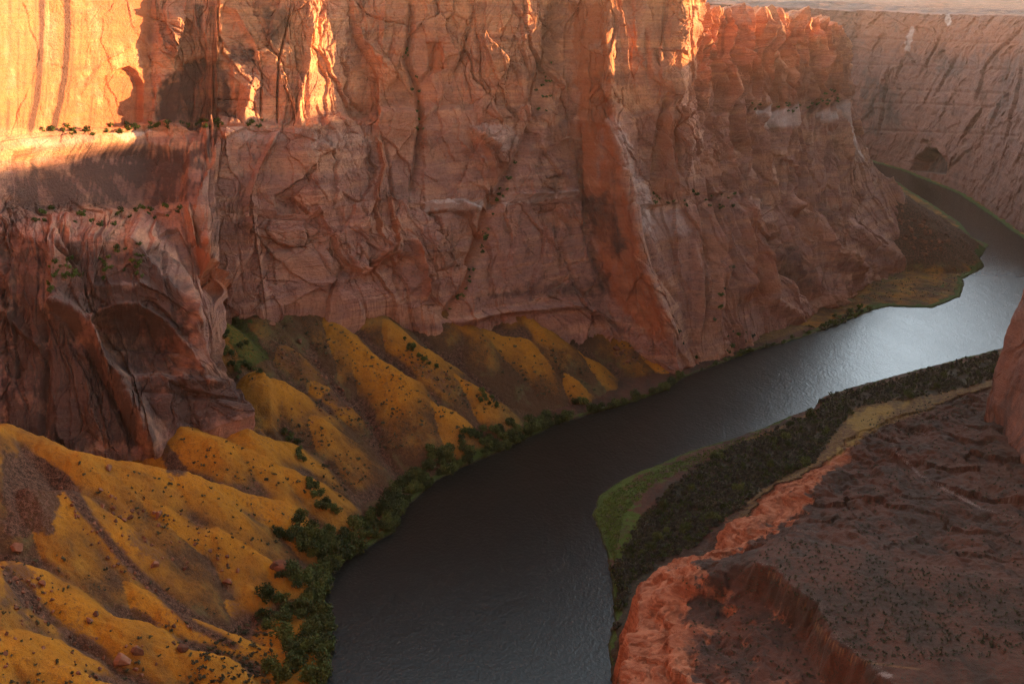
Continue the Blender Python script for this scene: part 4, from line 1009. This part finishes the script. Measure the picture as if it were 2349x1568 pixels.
# bushes rooted on the cliff's ledges
LG = [
 ('long ledge', [(90, 296), (345, 282), (345, 296), (270, 312), (100, 308)], 26, (1.6, 3.2), 'green bush on the sunlit end of the long ledge', 1),
 ('dark ledge', [(350, 280), (640, 274), (640, 294), (350, 296)], 22, (1.5, 3.0), 'green bush on the shaded part of the long ledge', 1),
 ('hollow', [(70, 480), (330, 478), (420, 470), (400, 500), (240, 520), (80, 520)], 26, (1.4, 2.8), 'green bush on the bench under the varnished hollow wall', 1),
 ('dome', [(220, 560), (330, 560), (330, 640), (240, 650)], 20, (1.4, 2.6), 'green bush on top of the alcove dome', 1),
 ('cleft', [(105, 600), (170, 590), (190, 640), (110, 680)], 18, (1.4, 2.8), 'green bush in the cleft beside the alcove dome', 1),
 ('gully', [(1200, 340), (1150, 420), (1110, 520), (1080, 610), (1030, 710), (1045, 715), (1100, 610), (1130, 500), (1170, 430)], 26, (1.2, 2.4), 'green bush in the long red debris gully', 1),
 ('recess', [(1225, 120), (1270, 120), (1260, 290), (1222, 290)], 12, (1.2, 2.2), 'green bush in the shaded recess above the gully', 1),
 ('shoulder', [(1725, 238), (1830, 236), (1920, 205), (1935, 235), (1860, 262), (1730, 256)], 34, (1.4, 2.6), 'green bush on the shoulder ledge above the pale caprock', 1),
 ('foot', [(1490, 440), (1700, 440), (1700, 480), (1500, 480)], 22, (1.2, 2.4), 'green bush on the bench beside the red columns', 1),
 ('crack', [(930, 100), (965, 200), (975, 330), (955, 330), (940, 210), (915, 110)], 16, (1.0, 2.0), 'green bush in the tall crack of the middle wall', 1),
]
for key, poly, n, size, lab, g in LG:
    scatter(poly, n, ('canyon_cliff',), lambda l, nn, m: place('ledge_bush', random.choice(LEDGE), l - Vector((0, 0, .2)), random.uniform(*size), lab, 'bush', lab.replace('green bush', 'green bushes')), 1.0)

# boulders
BO = [(645, 1305, 4.6, 'largest boulder, reddish block beside the bank trees'), (632, 1300, 3.2, 'smaller split block leaning on the largest boulder'), (280, 1520, 4.2, 'big pale red boulder low on the bottom slope'), (355, 1300, 3.0, 'dark boulder half way down the long golden ridge'),
      (205, 1425, 2.0, 'lone red boulder on the lowest golden slope'), (315, 1500, 3.2, 'dark boulder just beside the big pale red one'), (420, 1490, 3.0, 'dark boulder surrounded by green sagebrush'), (97, 1340, 2.4, 'pointed pale boulder near the left scree patch'),
      (520, 1335, 2.6, 'dark flat boulder above the lower bank trees'), (365, 1185, 2.6, 'red boulder on the upper part of the long ridge'), (250, 1075, 2.2, 'dark boulder near the crest of the long ridge'), (690, 785, 2.8, 'upright boulder on the crest of the highest ridge'),
      (625, 745, 2.4, 'reddish boulder below the grey pillar'), (1413, 800, 3.6, 'pale pink boulder at the top of the rockfall by the buttress'), (1440, 830, 2.8, 'red boulder in the middle of the rockfall by the buttress'), (1425, 812, 2.2, 'smaller pink boulder wedged in the rockfall by the buttress'), (525, 1335, 1.8, 'small rock against the dark flat boulder'),
      (40, 1260, 3.4, 'long dark slab below the rock outcrop'), (220, 1410, 1.7, 'small rock by the lone red boulder'), (300, 1190, 2.0, 'brown boulder in the rocky patch of the long ridge'), (545, 1310, 1.8, 'small pale boulder above the dark flat one'), (990, 905, 1.8, 'small upright rock between the highest two ridges')]
for x, y, s, lab in BO:
    loc, nor, nm = hit(x, y)
    if nm: place('boulder', random.choice(BOULD), loc + Vector((0, 0, .25 * s)), s, lab, 'boulder', 'boulders on the slopes', (random.uniform(-.5, .5), random.uniform(-.5, .5), random.uniform(0, 6)))
for poly, n, size, lab in (([(200, 1110), (420, 1170), (560, 1300), (480, 1340), (300, 1260)], 46, (.7, 1.7), 'brown rock among the rubble on the long ridge'), ([(0, 1300), (120, 1330), (150, 1420), (40, 1450)], 36, (.6, 1.5), 'reddish rock in the scree patch by the left outcrop'), ([(130, 1090), (300, 1300), (470, 1450), (420, 1460), (240, 1300), (110, 1110)], 34, (.6, 1.5), 'dark rock in the dry wash crossing the slope'), ([(660, 930), (760, 900), (900, 1000), (780, 960), (700, 970)], 24, (.6, 1.5), 'rock in the dark gully between golden spurs'), ([(600, 780), (700, 800), (800, 900), (720, 880)], 24, (.7, 1.6), 'rock on the scree below the grey pillar'), ([(880, 780), (1000, 830), (1060, 900), (980, 890)], 24, (.6, 1.4), 'rock in the gully under the middle wall'), ([(1400, 780), (1480, 800), (1470, 850), (1410, 830)], 22, (.8, 1.8), 'pink rock in the rockfall by the buttress'), ([(1980, 440), (2060, 450), (2200, 560), (2120, 590), (2050, 540)], 60, (1.2, 3.6), 'brown rock on the scree under the far shoulder'), ([(0, 1450), (420, 1450), (420, 1568), (0, 1568)], 30, (.6, 1.4), 'brown rock on the bottom golden slope')):
    scatter(poly, n, ('talus_slope', 'river_shore'), lambda l, nn, m: place('boulder', random.choice(BOULD), l + Vector((0, 0, .1)), random.uniform(*size), lab, 'boulder', lab.replace('rock', 'rocks', 1), (random.uniform(-.6, .6), random.uniform(-.6, .6), random.uniform(0, 6))), 1.2)
for o in NEW: COL.objects.link(o)

# ------------------------------------------------------------------ air
HAZE = 0.000027
bm = bmesh.new(); bmesh.ops.create_cube(bm, size=1.0)
me = bpy.data.meshes.new('haze'); bm.to_mesh(me); bm.free()
hz_m = bpy.data.materials.new('haze_air'); hz_m.use_nodes = True
t = hz_m.node_tree; t.nodes.clear()
o_ = t.nodes.new('ShaderNodeOutputMaterial'); pv = t.nodes.new('ShaderNodeVolumePrincipled')
pv.inputs['Color'].default_value = (1.0, 0.70, 0.46, 1); pv.inputs['Density'].default_value = HAZE; pv.inputs['Anisotropy'].default_value = 0.86
t.links.new(pv.outputs[0], o_.inputs['Volume'])
me.materials.append(hz_m)
hz_o = bpy.data.objects.new('haze', me); COL.objects.link(hz_o)
hz_o.scale = (12000, 14000, 385); hz_o.location = (0, 1500, -14 + 385 / 2)
put(hz_o, 'warm evening haze filling the canyon', 'haze', kind='stuff')

# ------------------------------------------------------------------ light
SUN_AZ, SUN_EL = math.radians(72), math.radians(5.2)
SKY_BAND = 16.0
W = bpy.data.worlds.new('World'); SC.world = W; W.use_nodes = True
nt = W.node_tree
sky = nt.nodes.new('ShaderNodeTexSky'); sky.sky_type = 'NISHITA'; sky.sun_disc = False
sky.sun_elevation = SUN_EL; sky.sun_rotation = SUN_AZ; sky.altitude = 1200; sky.air_density = 1.0; sky.dust_density = 1.2; sky.ozone_density = 1.0
bg = nt.nodes['Background']; bg.inputs[1].default_value = 0.09
tint = nt.nodes.new('ShaderNodeMix'); tint.data_type = 'RGBA'; tint.blend_type = 'MULTIPLY'; tint.inputs[0].default_value = 1.0
tint.inputs[7].default_value = (1.0, 0.93, 0.86, 1)
nt.links.new(sky.outputs[0], tint.inputs[6])
# pale bright band added low in the sky to brighten the river's reflection
tc = nt.nodes.new('ShaderNodeTexCoord'); sx = nt.nodes.new('ShaderNodeSeparateXYZ'); nt.links.new(tc.outputs['Generated'], sx.inputs[0])
def wr(sock, a, b, lo=0.0, hi=1.0):
    m = nt.nodes.new('ShaderNodeMapRange'); m.interpolation_type = 'SMOOTHSTEP'; nt.links.new(sock, m.inputs[0])
    for i, v in enumerate((a, b, lo, hi)): m.inputs[i + 1].default_value = v
    return m.outputs[0]
def wm(a, b):
    m = nt.nodes.new('ShaderNodeMath'); m.operation = 'MULTIPLY'; nt.links.new(a, m.inputs[0])
    if isinstance(b, float): m.inputs[1].default_value = b
    else: nt.links.new(b, m.inputs[1])
    return m.outputs[0]
nz = nt.nodes.new('ShaderNodeTexNoise'); nz.inputs['Scale'].default_value = 3.0; nz.inputs['Detail'].default_value = 5
mpn = nt.nodes.new('ShaderNodeMapping'); mpn.inputs['Scale'].default_value = (1, 1, 3.5); nt.links.new(tc.outputs['Generated'], mpn.inputs[0]); nt.links.new(mpn.outputs[0], nz.inputs['Vector'])
sky_band = wm(wm(wr(sx.outputs[2], 0.88, 0.18), wr(sx.outputs[1], -0.2, 0.7)), wr(nz.outputs[0], 0.25, 0.6, 0.55, 1.0))
vm = nt.nodes.new('ShaderNodeMix'); vm.data_type = 'RGBA'; vm.blend_type = 'ADD'
nt.links.new(wm(sky_band, SKY_BAND), vm.inputs[0]); nt.links.new(tint.outputs[2], vm.inputs[6]); vm.inputs[7].default_value = (0.80, 0.92, 1.0, 1)
vm.clamp_factor = False
nt.links.new(vm.outputs[2], bg.inputs[0])
sun = bpy.data.lights.new('sun', 'SUN'); sun.energy = 3.7; sun.angle = math.radians(0.5); sun.color = (1.0, 0.60, 0.25)
so = bpy.data.objects.new('sun', sun); COL.objects.link(so)
sv = Vector((math.sin(SUN_AZ) * math.cos(SUN_EL), math.cos(SUN_AZ) * math.cos(SUN_EL), math.sin(SUN_EL)))
so.rotation_euler = sv.to_track_quat('Z', 'Y').to_euler()
so.location = (900, 900, 600)

SC.view_settings.view_transform = 'Standard'
SC.view_settings.look = 'None'
SC.view_settings.exposure = 2.62
SC.view_settings.gamma = 1.0
cy = SC.cycles
cy.use_denoising = True; cy.denoising_prefilter = 'NONE'
cy.max_bounces = 6; cy.diffuse_bounces = 3; cy.glossy_bounces = 3; cy.volume_bounces = 1; cy.transparent_max_bounces = 4
cy.sample_clamp_indirect = 0.25; cy.sample_clamp_direct = 0.5
